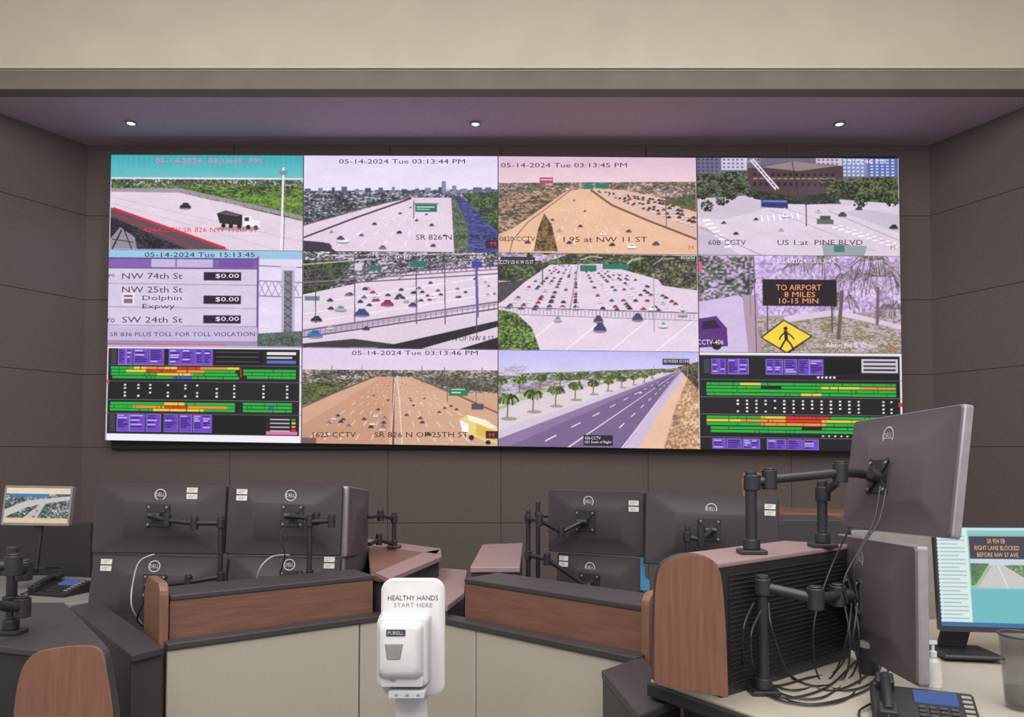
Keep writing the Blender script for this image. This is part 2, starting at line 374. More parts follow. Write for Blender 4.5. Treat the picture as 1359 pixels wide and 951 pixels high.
def p12():
    v = new(0,1,(216,200,220),12); v.grad(200,258,(226,212,240),(232,228,248))
    v.speck([(403,254),(661,250),(661,264),(560,264),(403,300)], [(92,90,112),(46,44,62),(160,158,180),(80,84,84),(206,202,222)], 6, 1.8)
    v.speck([(403,258),(540,260),(403,300)], [(62,70,66),(36,34,46),(180,176,196),(86,92,104)], 7, 2)
    for k in range(16): v.rect(404+k*16+(k*7%5),251-(k*5%4),412+k*16,256,((96,96,126),(130,128,156),(70,70,96))[k%3])
    v.rect(586,240,592,256,(130,130,160)); v.rect(600,246,606,256,(130,130,160)); v.rect(628,248,640,258,(90,90,130))
    v.poly([(403,300),(540,262),(600,262),(603,334),(403,334)], (226,206,226))
    v.path([(403,316),(470,290),(546,263)], 2.2, (66,56,70)); v.path([(403,300),(480,276),(546,262)], 1.2, (90,76,90))
    v.fan((562,258),(403,334),(600,334),6,(252,250,255),.12)
    v.line((600,262),(604,334),1.3,(100,84,104))
    v.speck([(600,262),(614,262),(661,294),(661,334),(606,334)], [(44,48,104),(92,92,160),(62,66,128)], 9, 1.6)
    v.speck([(612,256),(661,254),(661,306),(640,288)], [(62,92,46),(30,42,32),(100,132,70),(44,52,44)], 4, 2.4)
    v.speck([(599,262),(604,262),(622,300),(622,334),(603,334)], [(84,100,74),(120,126,108),(60,72,56)], 4, 2)
    v.rect(551,271,580,281,(28,112,94)); v.rect(553,274,577,275.2,(200,230,220)); v.rect(553,277,570,278.2,(200,230,220)); v.line((549,266),(549,290),1.1,(60,56,66)); v.line((549,270),(582,270),1,(60,56,66))
    for x, y, w, c in ((531,283,6,(60,56,66)),(497,297,8,(50,46,60)),(553,292,6,(40,38,48)),(573,298,8,(60,56,70)),(530,308,9,(44,40,52)),(455,319,18,(236,234,246)),(452,316,12,(70,70,84)),(508,328,12,(120,106,130)),(480,312,8,(90,84,100)),(590,312,6,(44,40,52)),(566,284,5,(60,50,60)),(545,275,4,(66,60,70)),(440,308,7,(160,150,170)),(575,325,9,(54,50,70)),(434,326,16,(60,64,84)),(520,292,5,(240,238,246))): v.car(x,y,w,None,c)
    v.poly([(403,320),(430,322),(446,334),(403,334)], (60,50,66)); v.rect(645,318,661,329,(40,34,60))
    return v
def p13():
    v = new(0,2,(224,176,146),13); v.grad(205,248,(222,184,208),(234,208,216))
    v.speck([(661,244),(924,240),(924,268),(661,272)], [(120,96,96),(78,64,70),(170,144,134),(110,110,84),(210,180,180)], 6, 2)
    v.rect(716,236,734,244,(176,70,110)); v.rect(717,238,733,240,(220,180,200))
    v.speck([(661,258),(760,252),(690,300),(661,312)], [(160,126,104),(86,80,62),(190,156,136),(68,68,52)], 7, 2.4)
    v.poly([(661,336),(661,318),(752,254),(782,250),(860,262),(924,300),(924,336)], (232,186,156))
    v.poly([(782,250),(830,252),(924,272),(924,318),(880,300)], (226,184,166))
    v.fan((768,248),(661,336),(924,400),8,(254,238,226),.15)
    v.path([(784,252),(812,272),(860,292),(924,316)], 2.6, (110,80,78)); v.path([(756,254),(700,296),(680,320),(676,336)], 1.4, (150,106,96))
    v.rng.seed(5)
    for row in range(6):
        for k in range(20):
            t = (k+.6*v.rng.rand())/20; f = (row+.5)/6; x = 794+t*130; yt = 253+t*16; yb = 256+t*46
            if v.rng.rand() < .88: v.car(x, yt+(yb-yt)*f, 3+6*t, None, ((50,36,46),(240,228,232),(120,44,52),(70,66,90),(36,30,38),(230,220,224))[v.rng.randint(6)])
    for x, y, w, c in ((762,266,4,(60,44,50)),(750,280,6,(252,240,236)),(770,300,8,(70,50,56)),(742,306,9,(200,180,170)),(800,310,10,(250,238,232)),(838,326,15,(254,246,240)),(812,324,10,(60,50,60)),(755,322,9,(60,50,56)),(700,322,10,(70,56,60)),(776,280,5,(70,50,56)),(790,296,6,(244,232,226)),(870,322,12,(90,70,80)),(834,306,9,(80,60,66)),(733,292,6,(70,50,56)),(764,288,5,(244,232,226)),(826,298,7,(240,228,226))): v.car(x,y,w,None,c)
    v.speck([(722,284),(714,304),(708,334),(740,334),(732,298)], [(90,66,44),(136,104,62),(48,38,30),(156,120,70)], 4, 3)
    v.speck([(876,266),(924,256),(924,280)], [(90,96,66),(62,70,52),(120,116,90)], 4, 2)
    v.line((884,248),(884,300),1.2,(110,90,96)); v.path([(870,250),(884,246),(900,250)],1,(110,90,96)); v.rect(790,243,808,250,(30,120,100)); v.rect(776,245,788,251,(40,120,100)); v.line((912,246),(912,262),1,(110,90,96))
    return v
def p14():
    v = new(0,3,(214,200,216),14)
    v.rect(924,209,1193,240,(110,104,130))
    def bld(x0,x1,y0,y1,c,wc,dx=6,dy=5):
        v.rect(x0,y0,x1,y1,c)
        y = y0+2
        while y < y1-2:
            x = x0+2
            while x < x1-2: v.rect(x,y,x+dx*.55,y+dy*.5,wc); x += dx
            y += dy
    bld(924,958,209,236,(110,104,136),(70,66,96)); bld(958,992,209,226,(206,200,222),(120,116,150)); bld(992,1010,209,216,(150,140,160),(90,84,110))
    bld(1118,1152,209,234,(130,140,184),(206,212,240)); bld(1154,1193,209,234,(90,104,170),(196,208,240),7,4); bld(1084,1118,209,220,(206,190,212),(120,110,140))
    v.speck([(924,232),(1000,226),(1000,262),(924,268)], [(34,40,34),(64,76,52),(92,102,70),(26,24,30),(116,110,126)], 6, 4)
    v.poly([(992,224),(1050,214),(1120,220),(1120,250),(1062,264),(996,252)], (80,62,66)); v.poly([(1010,222),(1052,214),(1112,220),(1060,227)], (150,130,130))
    for k in range(14): v.rect(1000+k*8,230,1004+k*8,234,(44,34,42)); v.rect(1000+k*8,242,1004+k*8,247,(44,34,42)); v.rect(1000+k*8,236,1006+k*8,238,(150,122,112))
    v.line((1052,214),(1060,262),1,(50,38,48))
    for q in ((996,212),(1000,211)): v.line(q,(q[0]+34,q[1]+40),1.8,(240,230,244))
    for k in range(8): v.line((997+k*4.2,213+k*5),(1003+k*4.2,214+k*5),1,(220,206,226))
    v.speck([(1086,238),(1193,234),(1193,270),(1110,264)], [(48,58,38),(84,96,62),(32,32,34),(116,118,90)], 6, 4)
    v.speck([(996,252),(1060,262),(1120,252),(1112,270),(1050,272),(1000,264)], [(38,48,34),(78,88,56),(32,30,36)], 5, 3)
    v.poly([(924,268),(1193,274),(1193,339),(924,339)], (222,206,224)); v.poly([(924,264),(990,260),(1020,276),(960,292),(924,290)], (206,192,210))
    v.poly([(1140,276),(1193,284),(1193,308),(1120,282)], (204,190,208)); v.poly([(924,300),(938,304),(980,339),(924,339)], (202,186,208))
    for x, y in ((946,250),(958,266),(938,274),(970,258),(984,246),(1150,260),(1168,256),(1184,266),(1130,250),(930,258),(1142,268)): v.tree(x, y, 9, [(34,44,34),(64,80,50),(30,30,36),(96,110,70)])
    v.poly([(1010,264),(1046,267),(1046,277),(1010,275)], (44,52,120)); v.rect(1012,266,1044,268.5,(120,126,190))
    for k in range(10): v.line((1104+k*9,302+k*2.8),(1117+k*9,299+k*2.8),1.8,(255,252,255))
    for k in range(8): v.line((932+k*4,294+k*5),(942+k*4,292+k*5),1.8,(255,252,255))
    for k in range(7): v.line((1010+k*8,286-k*.6),(1012+k*8,294-k*.6),1.8,(255,252,255))
    v.path([(1100,280),(1193,318)],1,(170,156,176)); v.path([(924,300),(1010,339)],1,(150,136,156)); v.path([(1020,278),(1160,332)],1,(190,176,196)); v.path([(1040,276),(1193,326)],1,(190,176,196))
    for x, y, w, c in ((1042,286,13,(246,244,250)),(1118,284,14,(70,66,80)),(1064,262,12,(60,56,70)),(976,310,9,(50,46,60)),(1003,291,8,(54,50,60)),(1112,268,10,(60,84,140)),(1140,276,11,(50,48,60)),(1036,305,9,(190,180,196)),(1086,280,10,(210,206,214)),(1186,300,14,(40,38,44)),(1060,322,11,(240,236,244)),(960,296,8,(60,56,66))): v.car(x,y,w,None,c)
    v.poly([(1084,290),(1106,291),(1106,297),(1084,297)], (96,104,96)); v.rect(1088,286,1102,291,(70,76,80))
    v.line((1070,240),(1070,300),1.4,(60,56,66)); v.line((1070,242),(1098,244),1,(60,56,66)); v.rect(1106,325,1120,334,(60,130,120))
    v.poly([(1090,322),(1150,326),(1146,339),(1092,339)], (70,110,110), .45)
    return v
def p21():
    v = new(1,0,(228,216,242),21)
    v.rect(143,331,402,343,(150,196,224)); v.rect(143,343,342,357,(128,98,172)); v.rect(200,344,232,355,(196,182,220)); v.rect(234,344,282,355,(196,182,220)); v.rect(290,345,336,355,(120,80,166))
    v.line((143,343),(342,343),1.4,(80,50,120)); v.line((143,357),(342,357),1.2,(80,50,120))
    v.rect(143,357,342,452,(212,200,226))
    for y in (377,408,432,452): v.line((143,y),(342,y+1),1,(160,140,176))
    v.line((342,340),(342,456),3,(120,86,150))
    for y in (361,392,418): v.rect(270,y,320,y+11,(44,30,54))
    v.rect(162,390,178,405,(236,232,240)); v.rect(164,392,176,395,(170,60,90)); v.rect(164,397,176,403,(120,110,140))
    v.rect(143,434,342,452,(198,184,216))
    for y in (352,372,392): v.line((342,y),(402,y+2),1.4,(140,120,160))
    for k in range(6): v.line((343+k*9,372),(352+k*9,392),1,(140,120,158)); v.line((352+k*9,372),(343+k*9,392),.8,(150,130,168))
    v.rect(374,352,391,456,(126,120,138))
    for k in range(9): v.line((375,358+k*11),(390,369+k*11),1.2,(70,60,82)); v.line((390,358+k*11),(375,369+k*11),1.2,(90,80,104))
    v.rect(374,352,377,456,(180,176,192)); v.rect(388,352,391,456,(180,176,192)); v.rect(372,352,393,358,(216,210,226))
    v.rect(143,452,402,459,(160,140,180)); v.speck([(342,442),(402,438),(402,459),(342,459)], [(70,110,80),(90,136,96),(110,80,120),(56,66,64)], 5, 3)
    v.line((143,457),(300,457.6),1.6,(220,90,110))
    return v
def p22():
    v = new(1,1,(228,210,228),22); v.speck([(402,334),(661,334),(661,362),(402,392)], [(112,110,110),(58,58,56),(160,150,170),(40,38,44),(216,206,226)], 6, 3)
    v.speck([(402,346),(470,346),(430,392),(402,394)], [(60,74,46),(92,108,66),(34,36,32)], 6, 4)
    v.poly([(402,392),(560,358),(661,352),(661,400),(402,446)], (226,208,226))
    for y in (346,356,366): v.line((402,y+14),(661,y-4),1.5,(90,76,96))
    for k in range(17): v.line((404+k*16,362-k*1),(412+k*16,374-k*1.2),1.1,(104,88,110)); v.line((412+k*16,361-k*1),(404+k*16,374-k*1.2),.9,(104,88,110))
    v.line((402,376),(661,356),1.8,(136,112,140)); v.line((430,340),(640,336),1.2,(200,190,206)); v.line((402,352),(560,338),1.2,(210,200,216))
    v.poly([(402,438),(661,398),(661,404),(402,448)], (186,166,190)); v.line((402,440),(661,399),1.4,(90,76,94)); v.line((402,449),(661,408),2,(90,76,96))
    for b in (400,412,424): v.line((402,b+6),(661,b-36),.8,(254,250,255),.9)
    for x in range(404,661,7): v.line((x,441-(x-402)*.155),(x,450-(x-402)*.155),.8,(120,106,124))
    v.poly([(402,452),(500,436),(661,412),(661,462),(402,462)], (222,204,222)); v.poly([(402,457),(470,450),(560,461),(402,462)], (60,52,64)); v.poly([(500,462),(661,424),(661,432),(560,462)], (36,30,42)); v.poly([(610,462),(661,446),(661,462)], (30,26,36))
    v.rng.seed(8)
    for _ in range(44):
        t = v.rng.rand(); x = 436+t*224; v.car(x, 388-t*22+v.rng.randint(5)*5.5, 10.5-5*t, None, ((56,52,90),(244,240,248),(160,44,90),(36,34,48),(110,110,156),(190,184,200))[v.rng.randint(6)])
    v.poly([(402,392),(426,390),(430,404),(402,408)], (220,216,226)); v.rect(404,394,424,400,(120,120,136))
    for x, y, w, c in ((420,424,18,(36,36,52)),(480,415,24,(56,68,136)),(452,410,18,(180,176,190)),(514,402,20,(160,36,100)),(548,404,14,(66,62,110)),(418,444,24,(66,112,176)),(574,394,12,(236,232,240)),(486,436,12,(56,52,66)),(438,436,11,(226,222,230)),(530,392,11,(60,56,76)),(500,392,11,(240,236,244))): v.car(x,y,w,None,c)
    for x in (418,470,552,590,632): v.line((x,336),(x+1,430 if x != 632 else 450),1.3,(84,72,92))
    v.line((632,344),(634,420),3.6,(100,90,156)); v.rect(626,346,640,354,(60,66,166)); v.path([(560,344),(590,336),(610,340)],1,(84,72,92)); v.path([(526,372),(536,366),(560,364)],1,(84,72,92))
    v.rect(544,346,566,354,(40,114,102)); v.rect(490,352,506,359,(50,114,102)); v.rect(470,350,480,359,(210,204,218))
    return v
def p23():
    v = new(1,2,(222,202,224),23)
    v.speck([(661,336),(926,338),(926,374),(661,374)], [(52,64,38),(88,104,58),(28,30,26),(118,132,82),(60,48,60)], 7, 4)
    v.speck([(661,336),(760,336),(720,350),(661,352)], [(220,200,224),(180,160,186),(120,110,130)], 8, 4, .7); v.rect(664,342,710,352,(46,46,56))
    v.poly([(661,400),(730,352),(800,350),(926,384),(926,465),(661,465)], (226,206,226))
    v.speck([(661,376),(700,372),(668,400),(661,404)], [(60,56,60),(90,80,90)], 3, 2)
    v.rng.seed(3)
    for lane in range(14):
        if lane == 6: continue
        for k in range(20):
            if v.rng.rand() < .2: continue
            t = ((k+.7*v.rng.rand())/20); f = (lane+.5)/14; y = 352+t**1.3*60; xl = 742-t*80; xr = 798+t*124
            v.car(xl+(xr-xl)*f, y, 3.0+6.3*t, None, ((56,52,62),(248,244,252),(40,36,48),(76,78,120),(150,56,80),(200,194,208),(246,242,250))[v.rng.randint(7)])
    v.line((768,350),(756,412),1.6,(156,140,162)); v.line((772,350),(765,412),1,(240,234,244))
    v.poly([(690,414),(926,418),(926,465),(690,465)], (228,208,228))
    for x in range(666,926,5): v.line((x,410+(x-661)*.02),(x,417+(x-661)*.02),.8,(136,122,140))
    v.line((661,409),(926,414),1.3,(110,96,116)); v.line((661,418),(926,424),1,(150,134,156))
    for b in (700,760,820,880): v.line((b+40,424),(b-10,465),1,(254,250,255))
    v.speck([(661,412),(684,416),(706,436),(716,465),(661,465)], [(66,90,42),(104,128,60),(34,42,30),(146,168,96)], 6, 4)
    for x, y, w, c in ((796,434,20,(56,64,112)),(794,423,15,(70,70,90)),(846,420,17,(66,74,112)),(880,430,14,(226,222,232)),(740,424,12,(180,174,190)),(906,414,15,(190,186,198)),(866,408,13,(248,244,252))): v.car(x,y,w,w*.6,c)
    v.path([(868,440),(868,350),(880,342),(896,342)],1.4,(170,156,176)); v.path([(826,356),(840,344),(852,342)],1.2,(220,206,224)); v.line((826,356),(826,388),1.2,(200,190,206)); v.line((720,350),(720,380),1.1,(90,80,96)); v.path([(770,345),(786,340),(800,342)],1.1,(206,196,212))
    v.rect(800,350,836,357,(30,114,98)); v.rect(770,352,792,360,(40,114,98))
    v.speck([(860,352),(926,346),(926,384),(880,378)], [(70,66,60),(98,98,70),(46,44,48),(156,136,124)], 6, 4)
    return v
def p24():
    v = new(1,3,(208,180,228),24); v.speck([(926,338),(1196,340),(1196,420),(926,420)], [(208,182,228),(188,162,208),(226,204,242),(160,134,176)], 7, 6)
    v.speck([(926,340),(1000,340),(1004,372),(990,410),(926,400)], [(80,98,68),(120,116,114),(60,56,70),(168,142,182),(204,180,224)], 8, 6)
    v.poly([(926,402),(980,392),(1000,404),(1000,468),(926,468)], (210,188,226)); v.poly([(985,392),(1004,392),(1012,468),(992,468)], (176,150,170))
    v.poly([(1004,420),(1196,412),(1196,468),(1010,468)], (174,148,160)); v.speck([(1004,424),(1196,414),(1196,468),(1010,468)], [(146,136,112),(184,164,164),(122,122,90),(202,176,198)], 7, 3)
    v.poly([(1040,420),(1110,410),(1196,430),(1196,436),(1110,418),(1042,428)], (218,198,226))
    v.rng.seed(9)
    for cx, cy, R in ((1135,372,40),(1095,350,34),(1170,366,44),(1120,400,28),(1185,410,28),(1060,352,22),(1160,345,34)):
        for k in range(70):
            a = v.rng.rand()*2*PI; r = R*(.5+.5*v.rng.rand()); c = [(90,76,90),(70,68,66),(140,122,140),(112,106,84),(186,160,196),(212,188,222)][v.rng.randint(6)]
            v.path([(cx, cy), (cx+r*.6*math.cos(a), cy-abs(r*.5*math.sin(a))), (cx+r*math.cos(a), cy+r*.4*math.sin(a)+r*.3)], .9, c, .8)
    v.line((1118,385),(1112,450),5,(110,88,96)); v.line((1166,380),(1164,430),4,(120,96,106)); v.line((1001,338),(1003,468),1.5,(110,90,120)); v.line((995,338),(996,420),1,(130,110,140))
    v.poly([(926,424),(950,420),(964,436),(965,460),(926,462)], (92,48,124)); v.poly([(932,428),(948,425),(956,436),(930,438)], (46,32,62)); v.ell(950,458,7,7,(36,26,46))
    v.rect(1012,371,1111,406,(42,30,36)); v.line((1018,406),(1018,440),2,(90,76,90)); v.line((1104,406),(1104,440),2,(90,76,90))
    v.poly([(1040,424),(1078,446),(1044,470),(1008,448)], (60,50,30)); v.poly([(1040,426),(1075,446),(1043,467),(1011,448)], (242,212,66))
    v.ell(1042,436,2.6,2.6,(40,34,30)); v.line((1042,439),(1043,451),4.5,(40,34,30)); v.path([(1043,441),(1050,446),(1053,450)],1.8,(40,34,30)); v.path([(1041,441),(1035,447),(1034,451)],1.8,(40,34,30)); v.path([(1043,450),(1049,457),(1053,465)],2.3,(40,34,30)); v.path([(1042,450),(1038,457),(1034,464)],2.3,(40,34,30))
    v.rect(926,348,932,362,(220,90,130))
    return v
GRN=(40,176,62); YEL=(226,206,66); RED=(220,56,40); ORG=(232,146,56); PUR=(112,72,196)
def diag(v, x0, y0, W, H, seq, tops, bots, lh=.027):
    for (a, b, k) in [(a, b, tops) for a, b in tops[0]]+[(a, b, bots) for a, b in bots[0]]:
        X0, X1, Y0, Y1 = x0+a*W, x0+b*W, y0+k[1]*H, y0+k[2]*H
        v.rect(X0-.6, Y0-.6, X1+.6, Y1+.6, (150,130,210)); v.rect(X0, Y0, X1, Y1, PUR)
        n = max(1, int((X1-X0)/10)); cw = (X1-X0)/n
        for i in range(n):
            for q in range(6):
                if Y0+1.2+q*2.9+1.2 > Y1-.5: break
                c = ((206,196,236),(40,26,86),(40,26,86))[v.rng.randint(3)]
                v.rect(X0+i*cw+1, Y0+1.2+q*2.9, X0+i*cw+1.4+(cw-2.6)*(.5+.5*v.rng.rand()), Y0+2.5+q*2.9, c)
    for y, runs in seq:
        for a, b, c in runs: v.rect(x0+a*W, y0+y*H, x0+b*W, y0+(y+lh)*H, c)
        a0, b0 = runs[0][0], runs[-1][1]
        for i in range(int((b0-a0)*46)):
            if v.rng.rand() < .25: xx = x0+(a0+i/46)*W; v.rect(xx, y0+y*H, xx+.8, y0+(y+lh)*H, (30,60,34))
def dots(v, x0, y0, W, H, ys, xs):
    for y in ys:
        for x in xs:
            if v.rng.rand() < .85: v.rect(x0+x*W, y0+y*H, x0+(x+.011)*W, y0+(y+.018)*H, (236,232,240))
def p31():
    v = new(2,0,(34,31,37),31); v.soft = False; x0, x1, y0, y1 = v.r; W = x1-x0; H = y1-y0
    v.rect(x0,y0,x1,y0+3,(226,220,232)); v.rect(x0,y0+H*.925,x1,y1,(240,234,244)); v.rect(x1-3,y0,x1,y1,(226,220,232)); v.rect(x0,y0+3,x0+2,y1,(200,190,210))
    v.rect(x0+.02*W,y0+.03*H,x0+.05*W,y0+.19*H,(66,62,72)); v.rect(x0+.02*W,y0+.72*H,x0+.05*W,y0+.9*H,(66,62,72)); v.rect(x0+.55*W,y0+.03*H,x0+.8*W,y0+.19*H,(22,20,25)); v.rect(x0+.55*W,y0+.72*H,x0+.82*W,y0+.91*H,(22,20,25))
    diag(v,x0,y0,W,H,[(.215,[(.02,.14,GRN),(.14,.2,YEL),(.2,.3,ORG),(.3,.36,YEL),(.36,.48,RED),(.48,.62,ORG),(.62,.68,YEL)]),(.248,[(.02,.1,GRN),(.1,.2,YEL),(.2,.36,RED),(.36,.5,ORG),(.5,.66,GRN)]),(.281,[(.02,.26,GRN),(.26,.44,YEL),(.44,.67,GRN)]),(.314,[(.03,.34,GRN),(.34,.44,(60,90,200)),(.44,.68,GRN)]),
        (.235,[(.7,.97,GRN)]),(.27,[(.7,.97,GRN)]),(.305,[(.72,.97,GRN)]),
        (.592,[(.02,.3,GRN),(.3,.4,YEL),(.4,.66,GRN)]),(.625,[(.02,.14,GRN),(.14,.3,ORG),(.3,.42,RED),(.42,.62,ORG),(.62,.66,GRN)]),(.658,[(.02,.24,GRN),(.24,.5,YEL),(.5,.66,GRN)]),(.585,[(.7,.95,GRN)]),(.62,[(.7,.83,GRN),(.83,.86,(70,90,200)),(.86,.95,GRN)]),(.655,[(.7,.95,GRN)])],
        ([(.06,.095),(.1,.13),(.14,.21),(.22,.29),(.32,.38),(.385,.45),(.455,.54)],.03,.19),([(.06,.12),(.125,.2),(.21,.28),(.3,.37),(.38,.44),(.45,.54)],.72,.90))
    dots(v,x0,y0,W,H,(.40,.435,.48,.515),(.09,.16,.22,.31,.40,.46,.56,.65,.8,.92))
    for y in (.37,.565,.2,.71): v.line((x0,y0+H*y),(x1,y0+H*y),.7,(120,114,126))
    v.line((x0+W*.685,y0+H*.22),(x0+W*.69,y0+H*.32),1.2,RED)
    for q in range(3): v.rect(x0+.56*W, y0+(.05+.05*q)*H, x0+.78*W, y0+(.06+.05*q)*H, (90,86,96))
    v.rect(x0+W*.82,y0+H*.05,x0+W*.97,y0+H*.08,(230,226,236)); v.rect(x0+W*.82,y0+H*.10,x0+W*.95,y0+H*.12,(200,196,206)); v.rect(x0+W*.82,y0+H*.14,x0+W*.97,y0+H*.17,(90,110,190))
    for k, c in enumerate((GRN,YEL,ORG,RED,(200,196,206))): v.rect(x0+W*.95,y0+H*(.75+.035*k),x0+W*.97,y0+H*(.77+.035*k),c)
    for k in range(4): v.rect(x0+W*.84,y0+H*(.75+.04*k),x0+W*.94,y0+H*(.762+.04*k),(190,186,196))
    v.rect(x0+W*.82,y0+H*.88,x0+W*.98,y0+H*.915,(214,120,160)); v.rect(x0+1,y0+H*.36,x0+4,y0+H*.4,RED)
    return v
def p34():
    v = new(2,3,(34,31,37),34); v.soft = False; x0, x1, y0, y1 = v.r; W = x1-x0; H = y1-y0
    v.rect(x0,y0,x1,y0+4,(232,226,238)); v.rect(x1-3,y0,x1,y1,(226,220,232)); v.rect(x0+.02*W,y0+.07*H,x0+.05*W,y0+.22*H,(66,62,72)); v.rect(x0+.62*W,y0+.06*H,x0+.79*W,y0+.22*H,(22,20,25))
    diag(v,x0,y0,W,H,[(.31,[(.03,.2,GRN),(.2,.3,YEL),(.3,.6,GRN),(.6,.97,GRN)]),(.345,[(.03,.3,GRN),(.4,.6,GRN),(.6,.8,YEL),(.8,.97,ORG)]),(.38,[(.03,.97,GRN)]),(.415,[(.03,.5,GRN),(.5,.6,YEL),(.6,.97,GRN)]),
        (.65,[(.03,.3,GRN),(.3,.42,YEL),(.42,.64,RED),(.64,.97,GRN)]),(.685,[(.03,.2,YEL),(.2,.42,ORG),(.42,.6,RED),(.6,.97,YEL)]),(.72,[(.03,.3,GRN),(.3,.62,ORG),(.62,.97,GRN)]),(.76,[(.05,.5,GRN),(.6,.9,GRN)]),(.795,[(.05,.9,GRN)])],
        ([(.06,.095),(.1,.13),(.14,.19),(.195,.24),(.33,.41),(.42,.48),(.49,.54),(.545,.61)],.07,.22),([(.06,.12),(.13,.2),(.21,.29),(.33,.42),(.43,.5),(.51,.58)],.89,.985))
    dots(v,x0,y0,W,H,(.485,.52,.56,.595),[.18+.046*k for k in range(14)]+[.9,.94])
    for y in (.28,.46,.635,.87): v.line((x0,y0+H*y),(x1,y0+H*y),.7,(116,110,122))
    v.rect(x0+W*.8,y0+H*.06,x0+W*.98,y0+H*.2,(206,200,212))
    for k in range(3): v.rect(x0+W*.81,y0+H*(.08+.04*k),x0+W*.97,y0+H*(.1+.04*k),(60,56,66))
    for k in range(5): v.rect(x0+(.6+.03*k)*W, y0+.84*H, x0+(.61+.03*k)*W, y0+.855*H, (230,226,236)); v.rect(x0+(.58+.02*k)*W, y0+.24*H, x0+(.59+.02*k)*W, y0+.26*H, (230,226,236))
    v.rect(x0+W*.98,y0+H*.5,x1,y0+H*.54,RED)
    return v
def p32():
    v = new(2,1,(208,162,136),32); v.grad(460,500,(220,202,232),(228,210,230))
    v.speck([(401,492),(661,490),(661,520),(401,520)], [(110,100,96),(66,62,60),(160,144,138),(200,180,180),(70,82,62)], 6, 2.4)
    v.speck([(401,512),(470,506),(430,530),(401,540)], [(82,86,56),(120,118,80),(50,50,38)], 7, 3)
    v.poly([(401,590),(401,540),(500,500),(548,500),(661,548),(661,590)], (210,166,140)); v.poly([(401,590),(401,566),(505,502),(520,500),(516,590)], (200,152,126))
    v.fan((522,494),(380,590),(514,590),6,(246,230,216),.1); v.fan((526,494),(534,590),(700,590),7,(246,230,216),.1)
    v.path([(523,498),(522,530),(522,590)], 3, (116,86,80)); v.path([(527,498),(530,530),(534,590)], 1.2, (242,220,204)); v.line((524,500),(519,590),1,(242,220,204))
    v.path([(548,500),(600,520),(661,546)],2,(110,84,76)); v.path([(496,500),(440,524),(401,542)],2,(110,84,76))
    v.rng.seed(21)
    v.cars((522,494),(390,590),(514,590),6,26,12,.12,.9,((50,40,48),(246,236,232),(66,58,80),(150,130,130))); v.cars((526,494),(536,590),(700,590),6,30,12,.12,.9,((50,40,48),(246,236,232),(136,46,50),(66,58,80)))
    v.poly([(610,556),(620,549),(646,556),(661,566),(661,586),(640,582),(614,571)], (232,208,134)); v.poly([(610,556),(622,561),(622,574),(614,571)], (250,246,240)); v.poly([(632,560),(661,572),(661,584),(632,575)], (222,182,84)); v.poly([(620,549),(646,556),(661,566),(650,566),(622,556)], (248,238,206))
    v.ell(626,579,3.5,3.5,(40,34,40)); v.ell(648,585,3.5,3,(40,34,40)); v.rect(401,582,420,590,(60,52,60),.6)
    v.rect(596,512,621,524,(30,124,86)); v.rect(599,515,618,516.4,(210,236,220)); v.rect(599,519,612,520.4,(210,236,220)); v.line((594,510),(594,532),1.2,(84,70,76)); v.line((632,500),(632,540),1,(84,70,76)); v.rect(626,534,642,542,(90,80,90))
    v.speck([(560,500),(661,502),(661,520),(600,514)], [(62,64,44),(104,100,70),(84,70,76),(136,126,122)], 5, 3)
    for x in (440,480,560,590,640): v.line((x,486),(x,508),.9,(110,96,104))
    v.rect(645,570,661,580,(50,42,40))
    return v
